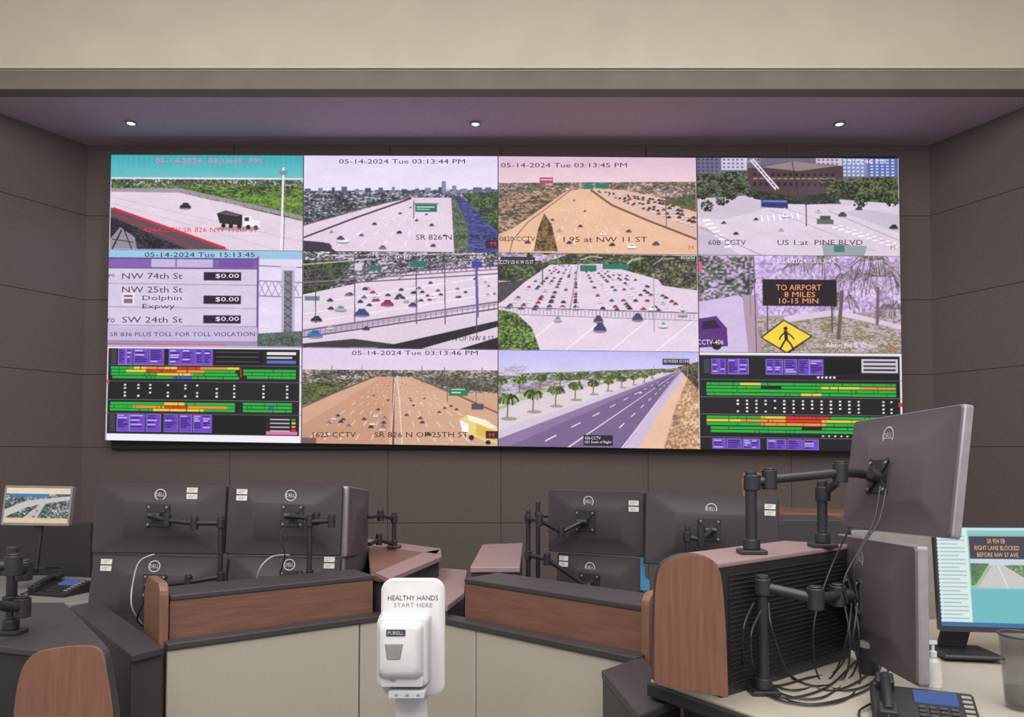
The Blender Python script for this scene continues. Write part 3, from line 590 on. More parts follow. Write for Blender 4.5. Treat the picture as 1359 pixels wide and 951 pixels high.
def p33():
    v = new(2,2,(212,200,212),33); v.grad(464,502,(188,182,238),(216,210,244))
    v.speck([(661,498),(928,486),(928,496),(800,504),(661,508)], [(90,106,62),(58,72,46),(134,134,110),(200,190,210)], 7, 2)
    v.rect(661,506,800,514,(200,188,200)); v.speck([(661,488),(700,486),(690,500),(661,500)], [(216,208,232),(170,160,186)], 7, 3)
    v.speck([(661,508),(760,506),(700,520),(661,522)], [(210,200,214),(160,150,170),(120,116,120)], 9, 2.4)
    v.poly([(661,546),(790,512),(893,492),(661,582)], (220,206,212)); v.speck([(661,524),(740,514),(661,546)], [(150,164,98),(196,194,174),(216,206,216)], 9, 3)
    v.poly([(661,572),(890,494),(912,490),(870,545),(832,595),(661,595)], (122,100,142))
    v.poly([(661,572),(898,491),(902,491),(661,584)], (208,194,214)); v.poly([(661,584),(903,490),(905,490),(672,595),(661,595)], (142,118,158))
    for b, dash in ((706,1),(752,0),(792,1),(824,0)):
        if dash:
            t = .15
            while t < 1: t2 = t*1.09; v.line((904+(b-904)*t,490+105*t),(904+(b-904)*t2,490+105*t2),.4+1.4*t,(240,232,246)); t *= 1.24
        else: v.line((904,490),(b,595),.4,(240,232,246),.9,1.8)
    v.poly([(906,490),(916,490),(876,545),(850,595),(826,595),(860,548)], (206,186,216))
    v.poly([(914,490),(928,490),(928,595),(846,595),(876,545)], (230,190,164)); v.speck([(918,490),(928,488),(928,595),(880,595),(896,540)], [(190,148,112),(236,204,170),(150,114,94)], 6, 4)
    T = [(856,499,4.5),(842,501,5),(826,503,6),(808,506,7),(788,509,8),(764,513,10),(738,519,11.5),(708,525,12.5),(674,532,14)]
    T2 = [(866,494,4),(820,496,5),(796,498,6),(770,499,7),(744,501,7),(718,503,8),(690,506,9),(664,508,9)]
    for x, y, r in T2+T:
        v.line((x,y),(x-1,y+r*1.7),1.1+r*.05,(120,98,92)); v.ell(x+1,y+r*1.8,r*.8,r*.18,(120,110,110),.6)
        for a in range(40):
            t = a*2*PI/40+v.rng.rand()*.2; k = r*(.75+.35*v.rng.rand()); c = [(66,82,40),(104,120,54),(44,54,36),(142,156,84)][v.rng.randint(4)]
            v.path([(x,y),(x+k*.6*math.cos(t),y-k*.45-.15*k*math.sin(t)),(x+k*math.cos(t),y+k*.1+.45*k*math.sin(t))],.8+r*.08,c)
    v.speck([(900,486),(928,478),(928,516),(916,504)], [(90,80,56),(150,126,86),(56,46,44)], 4, 4)
    v.line((914,474),(913,500),1,(150,140,160)); v.line((868,484),(867,508),.9,(150,140,160))
    v.rect(774,577,813,591,(36,32,42)); v.rect(880,475,916,483,(60,54,74))
    v.car(872,512,5,None,(60,50,70)); v.car(850,520,6,None,(236,230,240))
    return v
SHOW = [[(p11,'teal sky over a pale highway with a dump truck'),(p12,'freeway beside a long blue canal'),(p13,'orange tinted freeway with dense traffic on the right'),(p14,'city intersection seen from above with trees and buildings')],
        [(p21,'toll rate sign listing streets and prices'),(p22,'elevated highway crossed by overhead sign truss'),(p23,'crowded freeway with trees at the back'),(p24,'airport message board and yellow pedestrian sign')],
        [(p31,'lane diagram with green and red bars at the lower left corner'),(p32,'brown straight freeway with yellow truck'),(p33,'palm lined road running to the upper right'),(p34,'lane diagram with green and red bars at the lower right corner')]]
DK=(46,36,52); INK=(70,50,80); OSD=(235,228,240)
TX = {(0,0):[('05-14-2024  03:13:45  PM',206,346,216,6,(232,120,190)),('404-CCTV SR 826 NW 112th ST',190,342,308,6.5,(226,60,70))],
 (0,1):[('05-14-2024 Tue 03:13:44 PM',450,617,217,6,DK),('SR 826 N OF SR 836',552,659,318,7,DK),('M',651,658,326,5.5,(230,60,60))],
 (0,2):[('05-14-2024 Tue 03:13:45 PM',665,832,222,6,DK),('0820-CCTV',663,710,320,6.5,DK),('I 95 at NW 11 ST',748,859,321,7,DK),('M',914,920,331,5,(230,60,60))],
 (0,3):[('13:13:46 PM',1122,1175,217,6,OSD),('60B-CCTV',940,990,325,7,DK),('US 1 at  PINE BLVD',1032,1145,325,7,DK),('M',1182,1188,331,5,(230,60,60))],
 (1,0):[('05-14-2024 Tue 15:13:45',192,338,341,6.5,DK),('NW 74th St',162,242,370,8,INK),('NW 25th St',162,242,388,8,INK),('Dolphin',189,241,400,8,INK),('Expwy',189,232,411,8,INK),('SW 24th St',162,242,428,8,INK),
          ('$0.00',286,317,369.5,6.5,(250,236,250)),('$0.00',286,317,400.5,6.5,(250,236,250)),('$0.00',286,317,426.5,6.5,(250,236,250)),('SR 836 PLUS TOLL FOR TOLL VIOLATION',146,338,446,5.5,INK),('yo',143,152,369,6,INK),('ro',143,152,428,6,INK)],
 (1,1):[('05-14-2024 03:13:45 PM',474,579,344,6,DK),('SR 826 N OF NW 8 ST',574,656,452,6.5,DK)],
 (1,2):[('CCTV US 41 W 15 ST',664,708,350,5,OSD),('05/14/24',904,922,344,4,OSD)],
 (1,3):[('05/14/2024 15:13:45',1025,1108,349,6,OSD),('TO AIRPORT',1030,1090,385,7.5,(244,160,120)),('8 MILES',1041,1082,394,7,(244,160,120)),('10-15 MIN',1034,1086,402.5,7,(244,160,120)),('CCTV-406',926,960,457,6.5,OSD),('Alton Rd & Chase',1096,1165,461,6.5,OSD),('M',1180,1187,464,5,(230,60,60))],
 (2,1):[('05-14-2024 Tue 03:13:46 PM',467,634,471,6,DK),('1625-CCTV',415,472,580,7,DK),('SR 826 N OF 25TH ST',497,621,580,7,DK),('M',649,656,580,5.5,(230,60,60))],
 (2,2):[('05/14/2024 15:13:45',881,915,481,4,OSD),('436-CCTV',776,797,583,4,OSD),('US1 South of Flagler',776,812,589,4.5,OSD)]}
for r in range(3):
    for c in range(4):
        q = [(GX[r][c],GY[r][c]),(GX[r][c+1],GY[r][c+1]),(GX[r+1][c],GY[r+1][c]),(GX[r+1][c+1],GY[r+1][c+1])]
        W4 = [P(x, y, YW) for x, y in q]
        root = (W4[2]+W4[3])/2; root = Vector((root.x, YW+.06, root.z))
        fn, desc = SHOW[r][c]
        t = thing('video_wall_screen', 'video wall screen showing '+desc, 'screen', root, group='screens of the video wall')
        loc = [p-root for p in W4]; cen = sum(loc, Vector())/4
        bm = B(); prism(bm, [loc[0]+Vector((0,.004,0)), loc[1]+Vector((0,.004,0)), loc[3]+Vector((0,.004,0)), loc[2]+Vector((0,.004,0))], (0,.09,0)); part('casing', bm, M['frame'], t)
        ins = [p+(cen-p).normalized()*.004 for p in loc]
        sc = screen_mesh(fn(), ins[0], ins[1], ins[2], ins[3], t)
        for s, x0, x1, yb, h, col in TX.get((r, c), ()):
            o = P(x0, yb, YW-.004)-root; w = (P(x1, yb, YW).x-P(x0, yb, YW).x)
            text(sc, s, o, w, h*YW/1000, E(col), 'caption')
bm = B(); x0, x1 = P(150,205,YW).x-.02, P(1192,205,YW).x+.04
box(bm, ((x0+x1)/2, YW+.12, (P(660,203,YW).z+P(660,594,YW).z)/2), (x1-x0, .06, P(660,203,YW).z-P(660,594,YW).z+.02))
tag(part('mounting_frame', bm, M['frame'], None, .004), 'black metal mounting frame behind the whole video wall', 'wall mount')
# ------------------------------------------------------------------ MONITORS
def frame_of(TL, TR, BL, BR):
    x = ((TR-TL)+(BR-BL)).normalized(); z = ((TL-BL)+(TR-BR)); z = (z-x*z.dot(x)).normalized(); y = z.cross(x)
    c = (TL+TR+BL+BR)/4; w = ((TR-TL).length+(BR-BL).length)/2; h = ((TL-BL).length+(TR-BR).length)/2
    Mx = Matrix((x, y, z)).transposed().to_4x4(); Mx.translation = c
    return Mx, w, h
def hit(px, py, Mx, y=0.0):
    inv = Mx.inverted(); o = inv @ O; d = (inv.to_3x3() @ ray(px, py)); t = (y-o.y)/d.y; p = o+d*t; return p
DIM = emat('screen_backside_glow', (120,150,190), .6)
def monitor(label, tl, tr, bl, br, logo=None, stick=(), mount=None, group=None, shell='shell', lr=.025):
    Mx, w, h = frame_of(P(*tl), P(*tr), P(*bl), P(*br))
    t = thing('computer_monitor', label, 'monitor', Mx=Mx, group=group)
    bm = B(); loftY(bm, [(-.012, rr(w-.006,h-.006,.008)), (-.008, rr(w,h,.01)), (.010, rr(w,h,.01)), (.012, rr(w-.004,h-.004,.008))]); part('bezel', bm, M['silver' if shell == 'shell2' else 'bez'], t, smooth=True)
    bm = B(); loftY(bm, [(-.012, rr(w*.99,h*.985,.01)), (-.0175, rr(w*.985,h*.975,.012)), (-.0195, rr(w*.6,h*.56,.02)), (-.025, rr(w*.56,h*.50,.02))]); part('back_shell', bm, M['greyp' if shell=='grey' else shell], t, smooth=True)
    bm = B(); loftY(bm, [(.0125, rr(w*.96,h*.93,.004)), (.0135, rr(w*.96,h*.93,.004))]); part('screen', bm, DIM, t)
    if logo:
        p = hit(*logo, Mx, -.02); x, z = p.x, p.z
        bm = B(); n = 28; ro, ri = lr, lr*.86
        a = [bm.verts.new((x+ro*math.cos(2*PI*i/n), -.0206, z+ro*math.sin(2*PI*i/n))) for i in range(n)]
        b = [bm.verts.new((x+ri*math.cos(2*PI*i/n), -.0206, z+ri*math.sin(2*PI*i/n))) for i in range(n)]
        bridge(bm, a, b)
        lg = part('logo_ring', bm, M['logo'], t)
        text(lg, 'DELL', (x, -.0208, z), lr*1.5, lr*.62, M['logo'], 'logo_lettering', center=True)
    for px, py in stick:
        p = hit(px, py, Mx, -.019)
        for k in (0, 1):
            bm = B(); box(bm, (p.x, -.0192, p.z+.013-.028*k), (.046,.0015,.022)); s = part('sticker', bm, M['offw'], t)
            bm = B()
            for q in range(3): box(bm, (p.x-.003*q, -.0202, p.z+.018-.005*q-.028*k), (.03-.006*q, .0005, .0016))
            part('print', bm, M['inkg'], s)
    mp = None
    if mount:
        p = hit(*mount, Mx, -.025); x, z = p.x, p.z
        bm = B(); loftY(bm, [(-.025, rr(.098,.098,.01,x,z)), (-.031, rr(.094,.094,.01,x,z))])
        for s in (-1, 1): box(bm, (x, -.033, z), (.135, .005, .014), Matrix.Rotation(s*PI/4, 3, 'Y'))
        part('mount_plate', bm, M['black'], t)
        bm = B(); cyl(bm, (x,-.031,z), (x,-.058,z), .02); cyl(bm, (x-.024,-.068,z), (x+.024,-.068,z), .013)
        part('tilt_knuckle', bm, M['black'], t, smooth=True)
        for sx in (-1,1):
            for sz in (-1,1):
                bm = B(); cyl(bm, (x+sx*.038,-.031,z+sz*.038), (x+sx*.038,-.038,z+sz*.038), .0045, 10); part('screw', bm, M['silver'], t)
        mp = Mx @ Vector((x, -.08, z))
    return t, mp, Mx, w, h
def arm(label, base, ztop, links, r=.011, group=None, rl=.010):
    base = Vector(base); t = thing('monitor_arm', label, 'monitor arm', base, group=group)
    bm = B(); cyl(bm, (0,0,0), (0,0,ztop-base.z), r); part('pole', bm, M['black'], t, smooth=True)
    bm = B(); box(bm, (0,0,.006), (.07,.055,.012)); cyl(bm, (0,0,.012), (0,0,.04), r*1.5); part('clamp', bm, M['black'], t, .003)
    bm = B(); cyl(bm, (0,0,ztop-base.z), (0,0,ztop-base.z+.006), r*1.05); part('end_cap', bm, M['cap'], t, smooth=True)
    for L in links:
        L = [Vector(p)-base for p in L]
        bm = B(); cyl(bm, L[0]+Vector((0,0,-.02)), L[0]+Vector((0,0,.02)), r*1.5); part('collar', bm, M['black'], t, .002, True)
        for i, (a, b) in enumerate(zip(L, L[1:])):
            d = b-a
            if d.length < .015: continue
            bm = B(); cyl(bm, a, b, rl); part('link', bm, M['black'], t, smooth=True)
            if i < len(L)-2:
                bm = B(); cyl(bm, b+Vector((0,0,-.026)), b+Vector((0,0,.026)), rl*1.6); cyl(bm, b+Vector((0,0,.026)), b+Vector((0,0,.031)), rl*1.2); part('joint', bm, M['black'], t, .002, True)
    return t
G1 = 'monitors of the left workstation'; G2 = 'monitors of the right workstation'
mA = monitor('dark monitor back, upper left of the left workstation stack', (131,640,3.32),(301,643,3.36),(121,733,3.30),(300,735,3.34), (213,656), [(255,654)], (210,684), G1)
mB = monitor('dark monitor back, upper right of the left workstation stack', (303,642,3.36),(456,645,3.40),(301,735,3.34),(453,737,3.38), (386,657), [(321,656)], (388,684), G1)
mC = monitor('monitor turned edge-on at the right end of the left stack, upper row', (458,646,3.42),(485,649,3.88),(456,738,3.40),(484,735,3.86), None, [], None, G1, 'shell2')
mD = monitor('dark monitor back, lower left of the left workstation stack', (122,736,3.30),(300,739,3.34),(118,832,3.26),(300,838,3.30), (205,751), [(141,749)], (205,777), G1)
mE = monitor('dark monitor back, lower right of the left workstation stack', (303,738,3.34),(452,740,3.38),(303,836,3.30),(450,838,3.34), (384,749), [(437,746)], (386,772), G1)
mF = monitor('monitor turned edge-on at the right end of the left stack, lower row', (454,741,3.42),(487,722,3.88),(452,830,3.40),(486,810,3.86), None, [], None, G1, 'shell2')
mG = monitor('dark monitor back, upper left of the right workstation stack', (729,649,3.62),(857,652,3.42),(729,731,3.62),(855,738,3.42), (781,665), [(841,671)], (777,691), G2)
mH = monitor('dark monitor back, upper right of the right workstation stack', (856,652,3.38),(1033,660,3.32),(855,748,3.36),(1031,756,3.30), (944,675), [(1022,676)], (941,703), G2)
mI = monitor('dark monitor back, lower left of the right workstation stack', (740,733,3.62),(853,741,3.42),(740,812,3.60),(852,826,3.40), (783,753), [(748,744)], (783,775), G2)
G3 = 'monitors on the near right arms'
mJ = monitor('big tilted monitor back on the near right arm, upper one', (1137,560,2.36),(1286,536,1.86),(1127,700,2.33),(1271,716,1.82), (1179,578), [], (1168,632), G3, 'shell2', lr=.027)
mK = monitor('big monitor back on the near right arm, lower one', (1117,707,2.31),(1224,726,1.80),(1115,853,2.31),(1229,912,1.77), (1141,741), [], (1135,790), G3, 'shell2', lr=.026)
mL = monitor('pale grey monitor back half hidden behind the two near right monitors', (1126,702,2.75),(1241,702,2.75),(1130,850,2.75),(1241,850,2.75), None, [], None, None, 'grey')
def amk(label, px, Y, ytop, zb, links, **k):
    b = P(px, 700, Y); b.z = zb; return arm(label, b, P(px, ytop, Y).z, links, **k)
WZ = .776
amk('black pole arm holding the left pair of monitors', 293, 3.2, 686, WZ, [[P(293,694,3.2), P(258,694,3.2), P(222,690,3.22), mA[1]], [P(293,765,3.2), P(250,772,3.19), mD[1]]])
amk('black pole arm holding the right pair of left workstation monitors', 411, 3.22, 684, WZ, [[P(411,692,3.22), P(440,691,3.2), P(420,688,3.24), mB[1]], [P(411,762,3.22), P(398,768,3.23), mE[1]]])
amk('black pole arm beyond the edge-on monitors by the centre spine', 523, 3.9, 681, 1.11, [[P(523,688,3.9), P(505,684,3.8), P(489,686,3.7)], [P(523,722,3.9), P(503,716,3.8), P(490,722,3.7)]])
amk('black pole arm at the left end of the right workstation', 701, 3.55, 678, WZ, [[P(701,688,3.55), P(716,690,3.4), P(745,706,3.45), mG[1]], [P(701,736,3.55), P(726,742,3.4), mI[1]]])
amk('black pole behind the left pole of the right workstation', 714, 3.75, 667, WZ, [[P(714,684,3.75), P(728,684,3.75)]])
amk('black pole arm holding the upper right monitor of the right workstation', 912, 3.18, 700, WZ, [[P(912,712,3.18), P(930,716,3.18), mH[1]]])
# ------------------------------------------------------------------ CONSOLES
ZP = .95
def flat(pts, z): return [PZ(x, y, z) for x, y in pts]
def down(name, pts, z, th, m, parent, bev=.004, off=None, label=None):
    bm = B(); prism(bm, [Vector((p.x, p.y, z)) for p in pts], (0,0,-th)); return part(name, bm, m, parent, bev, off=off, label=label)
def wall_run(bm, a, b, z0, z1, th, nrm):
    a = Vector(a); b = Vector(b); n = Vector(nrm)*th
    prism(bm, [Vector((a.x,a.y,z0)), Vector((b.x,b.y,z0)), Vector((b.x+n.x,b.y+n.y,z0)), Vector((a.x+n.x,a.y+n.y,z0))], (0,0,z1-z0))
def perp(a, b):
    d = (b-a); d.z = 0; d.normalize(); n = Vector((-d.y, d.x, 0)); return n if n.y > 0 else -n
VX = PZ(546, 812, ZP); LA = PZ(221, 856, ZP); RA = PZ(846, 874, ZP)
LS = LA+(VX-LA)*((PZ(478,821,ZP).x-LA.x)/(VX.x-LA.x)); RS = VX+(RA-VX)*((PZ(632,826,ZP).x-VX.x)/(RA.x-VX.x))
for a, b, s, lab in ((LA, VX, LS, 'low cream partition with charcoal cap left of the sanitizer stand'), (VX, RA, RS, 'low cream partition with charcoal cap right of the sanitizer stand')):
    base = (a+b)/2; base.z = 0; t = thing('console_partition', lab, 'partition', base); n = perp(a, b)
    for u, v in ((a, s), (s, b)):
        d = (v-u).normalized()*.0025; bm = B(); wall_run(bm, u+d, v-d, .08, ZP-.018, .04, n); part('fabric_panel', bm, M['panel'], t, .004, off=base)
    bm = B(); wall_run(bm, a+n*.008, b+n*.008, .0, ZP-.019, .036, n); part('core', bm, M['cap'], t, off=base)
    bm = B(); wall_run(bm, a-n*.008, b-n*.008, ZP-.018, ZP+.006, .068, n); part('cap', bm, M['cap'], t, .004, off=base)
def gable(parent, a, n, d, z0, z1, depth, th, m, off, rad=.1):
    prof = []
    for i in range(9):
        an = PI/2*i/8; prof.append((depth-rad+rad*math.cos(PI/2-an), z1-rad+rad*math.sin(PI/2-an)))
    prof = [(0,z0),(0,z1-rad*.4)] + [(rad*.4-rad*.4*math.cos(PI/2*i/4), z1-rad*.4+rad*.4*math.sin(PI/2*i/4)) for i in range(1,5)] + prof + [(depth,z0)]
    bm = B(); prism(bm, [Vector((a.x,a.y,0))+n*u+Vector((0,0,z)) for u, z in prof], d*th); return part('end_panel', bm, m, parent, .004, off=off)
for a, b, lab, flip in ((LA, VX, 'wood fronted hutch with charcoal top in front of the left monitors', 0), (RA, VX, 'wood fronted hutch with charcoal top in front of the right monitors', 1)):
    n = perp(a, b); d = (b-a); d.z = 0; L = d.length; d.normalize()
    a2 = a+d*.02; b2 = b-d*(.24 if flip else .14)
    a2 = a2+n*.065; b2 = b2+n*.065
    base = (a2+b2)/2; base.z = 0
    t = thing('console_hutch', lab, 'console', base)
    bm = B(); wall_run(bm, a2, b2, ZP-.1, 1.085, .02, n); part('front_panel', bm, M['woodh'], t, .002, off=base)
    bm = B(); wall_run(bm, a2-n*.004, b2-n*.004, 1.085, 1.105, .20, n); part('top', bm, M['cap'], t, .004, off=base)
    bm = B(); wall_run(bm, a2+n*.021, b2+n*.021, .0, 1.085, .165, n); part('carcass', bm, M['cap'], t, off=base)
    gable(t, a2-d*.036-n*.02, n, d, .0, 1.15, .30, .03, M['wood'], base)
def slab(name, label, cat, pts, z, th, m, mside=None):
    w = flat(pts, z); base = sum(w, Vector())/len(w); base.z = 0
    t = thing(name, label, cat, base)
    down('top', w, z, .025, m, t, off=base)
    c = sum(w, Vector())/len(w); ins = [p+(c-p)*.03 for p in w]
    down('carcass', ins, z-.025, th, mside or M['cap'], t, off=base); return t
slab('console_spine', 'rose grey topped console spine running back between the two workstations', 'console', [(566,774),(585,753),(620,756),(616,786),(594,803),(572,800)], 1.0, .97, M['lam'])
t = slab('console_cabinet', 'rose grey edged console top beyond the left monitors at the centre', 'console', [(487,716),(584,728),(584,737),(514,766),(492,762)], 1.10, 1.07, M['woodh'], M['cap'])
o = Vector(t.location)
for q in ([(487,715),(585,728),(580,735),(487,723)], [(585,729),(586,739),(516,768),(498,760),(562,733)]):
    down('rim', flat(q, 1.106), 1.108, .02, M['lam'], t, .002, off=o)
slab('console_cabinet', 'rose grey topped console beyond the right hutch at the centre', 'console', [(640,722),(694,720),(690,752),(624,752)], 1.10, 1.07, M['lam'])
for (x0, x1, y0, y1, lab) in ((-1.62,-.78,3.17,3.8,'dark worksurface beneath the left monitor stack'),(.06,1.05,3.12,3.9,'dark worksurface beneath the right monitor stack')):
    t = thing('worksurface', lab, 'desk', ((x0+x1)/2,(y0+y1)/2,0)); bm = B(); box(bm, (0,0,.76), (x1-x0, y1-y0, .03)); part('top', bm, M['cap'], t, .004)
    for sx in (-1, 1): bm = B(); box(bm, (sx*(x1-x0-.1)/2,0,.3725), (.05, y1-y0-.1, .745)); part('leg', bm, M['black'], t)
slab('console_cabinet', 'charcoal cabinet return between the left workstation and the near left wood panel', 'console', [(93,804),(130,797),(218,858),(175,869)], .95, .92, M['cap'], M['cap'])
slab('console_cabinet', 'charcoal cabinet return right of the cream partitions', 'console', [(798,889),(852,870),(905,925),(848,949)], .95, .92, M['cap'], M['black'])
def wood_end(parent, outline, xl, Yl, xr, Yr, th, off):
    pts = [P(x, y, Yl+(Yr-Yl)*(x-xl)/(xr-xl)) for x, y in outline]
    bm = B(); prism(bm, [p-Vector((0,.004,0)) for p in pts], (.0, .004, 0)); part('end_panel', bm, M['wood'], parent, .002, off=off)
    bm = B(); prism(bm, pts, (.0, th, 0)); return part('edge_band', bm, M['cap'], parent, .004, off=off)
def smooth_outline(pts):
    return [(p.x, p.y) for p in spline([Vector((x,y,0)) for x, y in pts], 4)]
b0 = P(90, 951, 1.95); b0.z = 0
t = thing('console_hutch', 'near left charcoal hutch with rounded wood end panel', 'console', b0)
ol = smooth_outline([(12,1100),(18,960),(26,900),(40,872),(62,861),(100,856),(126,857),(138,868),(144,900),(152,960),(158,1100)])
wood_end(t, ol, 12, 1.93, 158, 1.84, .03, b0)
w = [PZ(48,868,1.09)+Vector((0,.02,0)), PZ(134,858,1.09)+Vector((0,.02,0)), PZ(86,801,1.09), PZ(-30,801,1.09), PZ(-40,860,1.09)+Vector((0,.03,0))]
down('top', w, 1.095, .02, M['cap'], t, off=b0); down('carcass', [p+(sum(w,Vector())/5-p)*.04 for p in w], 1.075, 1.075, M['black'], t, off=b0)
# near right hutch
ZH = P(940, 743, 1.9).z; ZD = 1.0
b1 = P(960, 900, 2.0); b1.z = ZD
t = thing('console_hutch', 'near right hutch with big rounded wood end panel and louvred side', 'console', b1)
ol = smooth_outline([(868,906),(868,850),(869,790),(874,757),(887,742),(910,735),(936,738),(951,749),(958,775),(963,840),(966,925)])
wood_end(t, ol, 868, 1.94, 966, 1.765, .03, b1)
w = [PZ(905,736,ZH)+Vector((0,.03,0)), PZ(955,751,ZH)+Vector((.01,.05,0)), PZ(1130,722,ZH), PZ(1040,717,ZH)]
down('top', w, ZH, .014, M['lam'], t, off=b1)
c4 = sum(w, Vector())/4; wi = [p+(c4-p)*.04 for p in w]
down('carcass', wi, ZH-.014, ZH-.014-ZD-.001, M['black'], t, off=b1)
a = wi[1]; b = wi[2]; nn = (b-a).normalized(); nr = Vector((nn.y, -nn.x, 0))
bm = B()
for k in range(24):
    z = ZD+.03+k*.0115; R = Matrix((nn, nr, Vector((0,0,1)))).transposed() @ Matrix.Rotation(.5, 3, 'X')
    box(bm, (a+b)/2+Vector((0,0,z-(a.z+b.z)/2))+nr*.002, ((b-a).length*.9, .005, .0025), R)
part('louvres', bm, M['black'], t, off=b1)
# near right desk
w = [PZ(864,902,ZD), PZ(1012,953,ZD), Vector((1.05,1.45,ZD)), Vector((2.1,1.45,ZD)), Vector((2.3,2.75,ZD)), Vector((1.0,2.75,ZD)), PZ(1035,850,ZD), PZ(905,868,ZD)]
bd = sum(w, Vector())/len(w); bd.z = 0
t = thing('worksurface', 'pale desk with black edge under the near right monitors', 'desk', bd)
down('top', w, ZD, .006, M['desk'], t, .001, off=bd)
c8 = Vector((bd.x, bd.y, ZD)); down('edge', [p+(p-c8).normalized()*.012 for p in w], ZD-.006, .034, M['black'], t, .004, off=bd)
down('pedestal', [p+(c8-p)*.12 for p in w], ZD-.04, ZD-.04, M['cap'], t, off=bd)
pA = P(998, 765, 2.02); pA.z = ZH; pB = P(1092, 735, 2.16); pB.z = ZH
arm('near black pole arm reaching over to the upper tilted monitor', pA, P(998,627,2.02).z, [[P(998,640,2.02), P(1021,636,2.02), P(1115,627,2.05), mJ[1]]], r=.015, rl=.0125)
arm('far black pole arm behind the near right pole', pB, P(1092,640,2.16).z, [[P(1092,655,2.16), P(1110,640,2.12)]], r=.014, rl=.012)
pC = P(1012, 800, 1.9); pC.z = ZD
arm('black folding arm reaching from the desk to the lower right monitor', pC, P(1012,766,1.9).z, [[P(1012,778,1.9), P(1082,794,1.86), P(1112,790,1.96), mK[1]]], r=.014, rl=.013)
t = slab('console_cabinet', 'far right console with a wood top edge behind the pole arms', 'console', [(1034,672),(1132,676),(1132,683),(1034,680)], P(1080,676,4.6).z, 1.2, M['woodh'], M['cap'])
bz = P(1060, 700, 3.9); bz.z = 0
t = thing('console_cabinet', 'charcoal cabinet body with wood rim seen between the near right poles', 'console', bz)
bm = B(); a = P(985,628,3.9); xr = P(1130,700,3.9).x; prism(bm, [Vector((a.x+.01,3.9,0)), Vector((xr,3.9,0)), Vector((xr,3.9,P(1130,690,3.9).z)), Vector((P(1034,700,3.9).x,3.9,P(1034,690,3.9).z)), Vector((P(1034,660,3.9).x,3.9,P(1034,664,3.9).z)),Vector((a.x+.01,3.9,P(985,660,3.9).z))], (0,.3,0)); part('carcass', bm, M['cap'], t, .004, off=bz)
bm = B(); tube(bm, [P(987,690,3.89),P(987,660,3.89),P(988,628,3.89),P(1010,630,3.89)], .008, 8, 3); part('rim', bm, M['wood'], t, smooth=True, off=bz)
# ------------------------------------------------------------------ LEFT FAR DESK
w = flat([(0,812),(40,806),(122,797),(122,766),(60,763),(-60,764)], .80); bd = sum(w, Vector())/len(w); bd.z = 0
t = thing('worksurface', 'grey desk at the far left carrying the small display and phone', 'desk', bd)
down('top', w, .80, .03, M['greyp'], t, off=bd); down('pedestal', [p+(Vector((bd.x,bd.y,.8))-p)*.1 for p in w], .77, .77, M['cap'], t, off=bd)
YP = 5.03; bz = P(50, 700, YP); bz.z = 0
t = thing('privacy_screen', 'dark low privacy panel behind the far left desk', 'partition', bz)
bm = B(); prism(bm, [P(-15,697,YP), P(120,694,YP), Vector((P(120,694,YP).x,YP,0)), Vector((P(-15,694,YP).x,YP,0))], (0,.04,0)); part('panel', bm, M['cap'], t, .004, off=bz)
Mx, w_, h_ = frame_of(P(7,643,4.5), P(98,646,4.5), P(4,697,4.47), P(93,697,4.47))
t = thing('computer_monitor', 'small bright display showing traffic picture on the far left desk', 'monitor', Mx=Mx)
bm = B(); loftY(bm, [(-.01, rr(w_,h_,.008)), (.02, rr(w_,h_,.008)), (.04, rr(w_*.6,h_*.6,.02))]); part('bezel', bm, M['silver'], t, smooth=True)
v = Cv(0, 92, 0, 54, (206,190,190), 77, 1.6)
v.speck([(0,8),(92,6),(92,54),(0,54)], [(70,80,84),(110,120,120),(50,56,60),(196,200,204),(90,100,90)], 5, 3); v.poly([(0,34),(30,20),(92,12),(92,18),(36,28),(0,46)], (196,190,190)); v.poly([(20,54),(50,24),(58,24),(44,54)], (186,180,182)); v.cars((54,18),(10,54),(44,54),3,14,7,.2); v.rect(0,0,92,9,(226,206,180)); v.rect(8,9,60,14,(60,120,190)); v.rect(0,46,92,54,(220,190,160))
screen_mesh(v, (-w_*.47,-.0105,h_*.44), (w_*.47,-.0105,h_*.44), (-w_*.47,-.0105,-h_*.44), (w_*.47,-.0105,-h_*.44), t)
bm = B(); box(bm, (0,.03,-h_*.5-.13), (.05,.02,.3)); box(bm, (0,.03,-h_*.5-.245), (.22,.16,.015)); part('stand', bm, M['black'], t, .004)
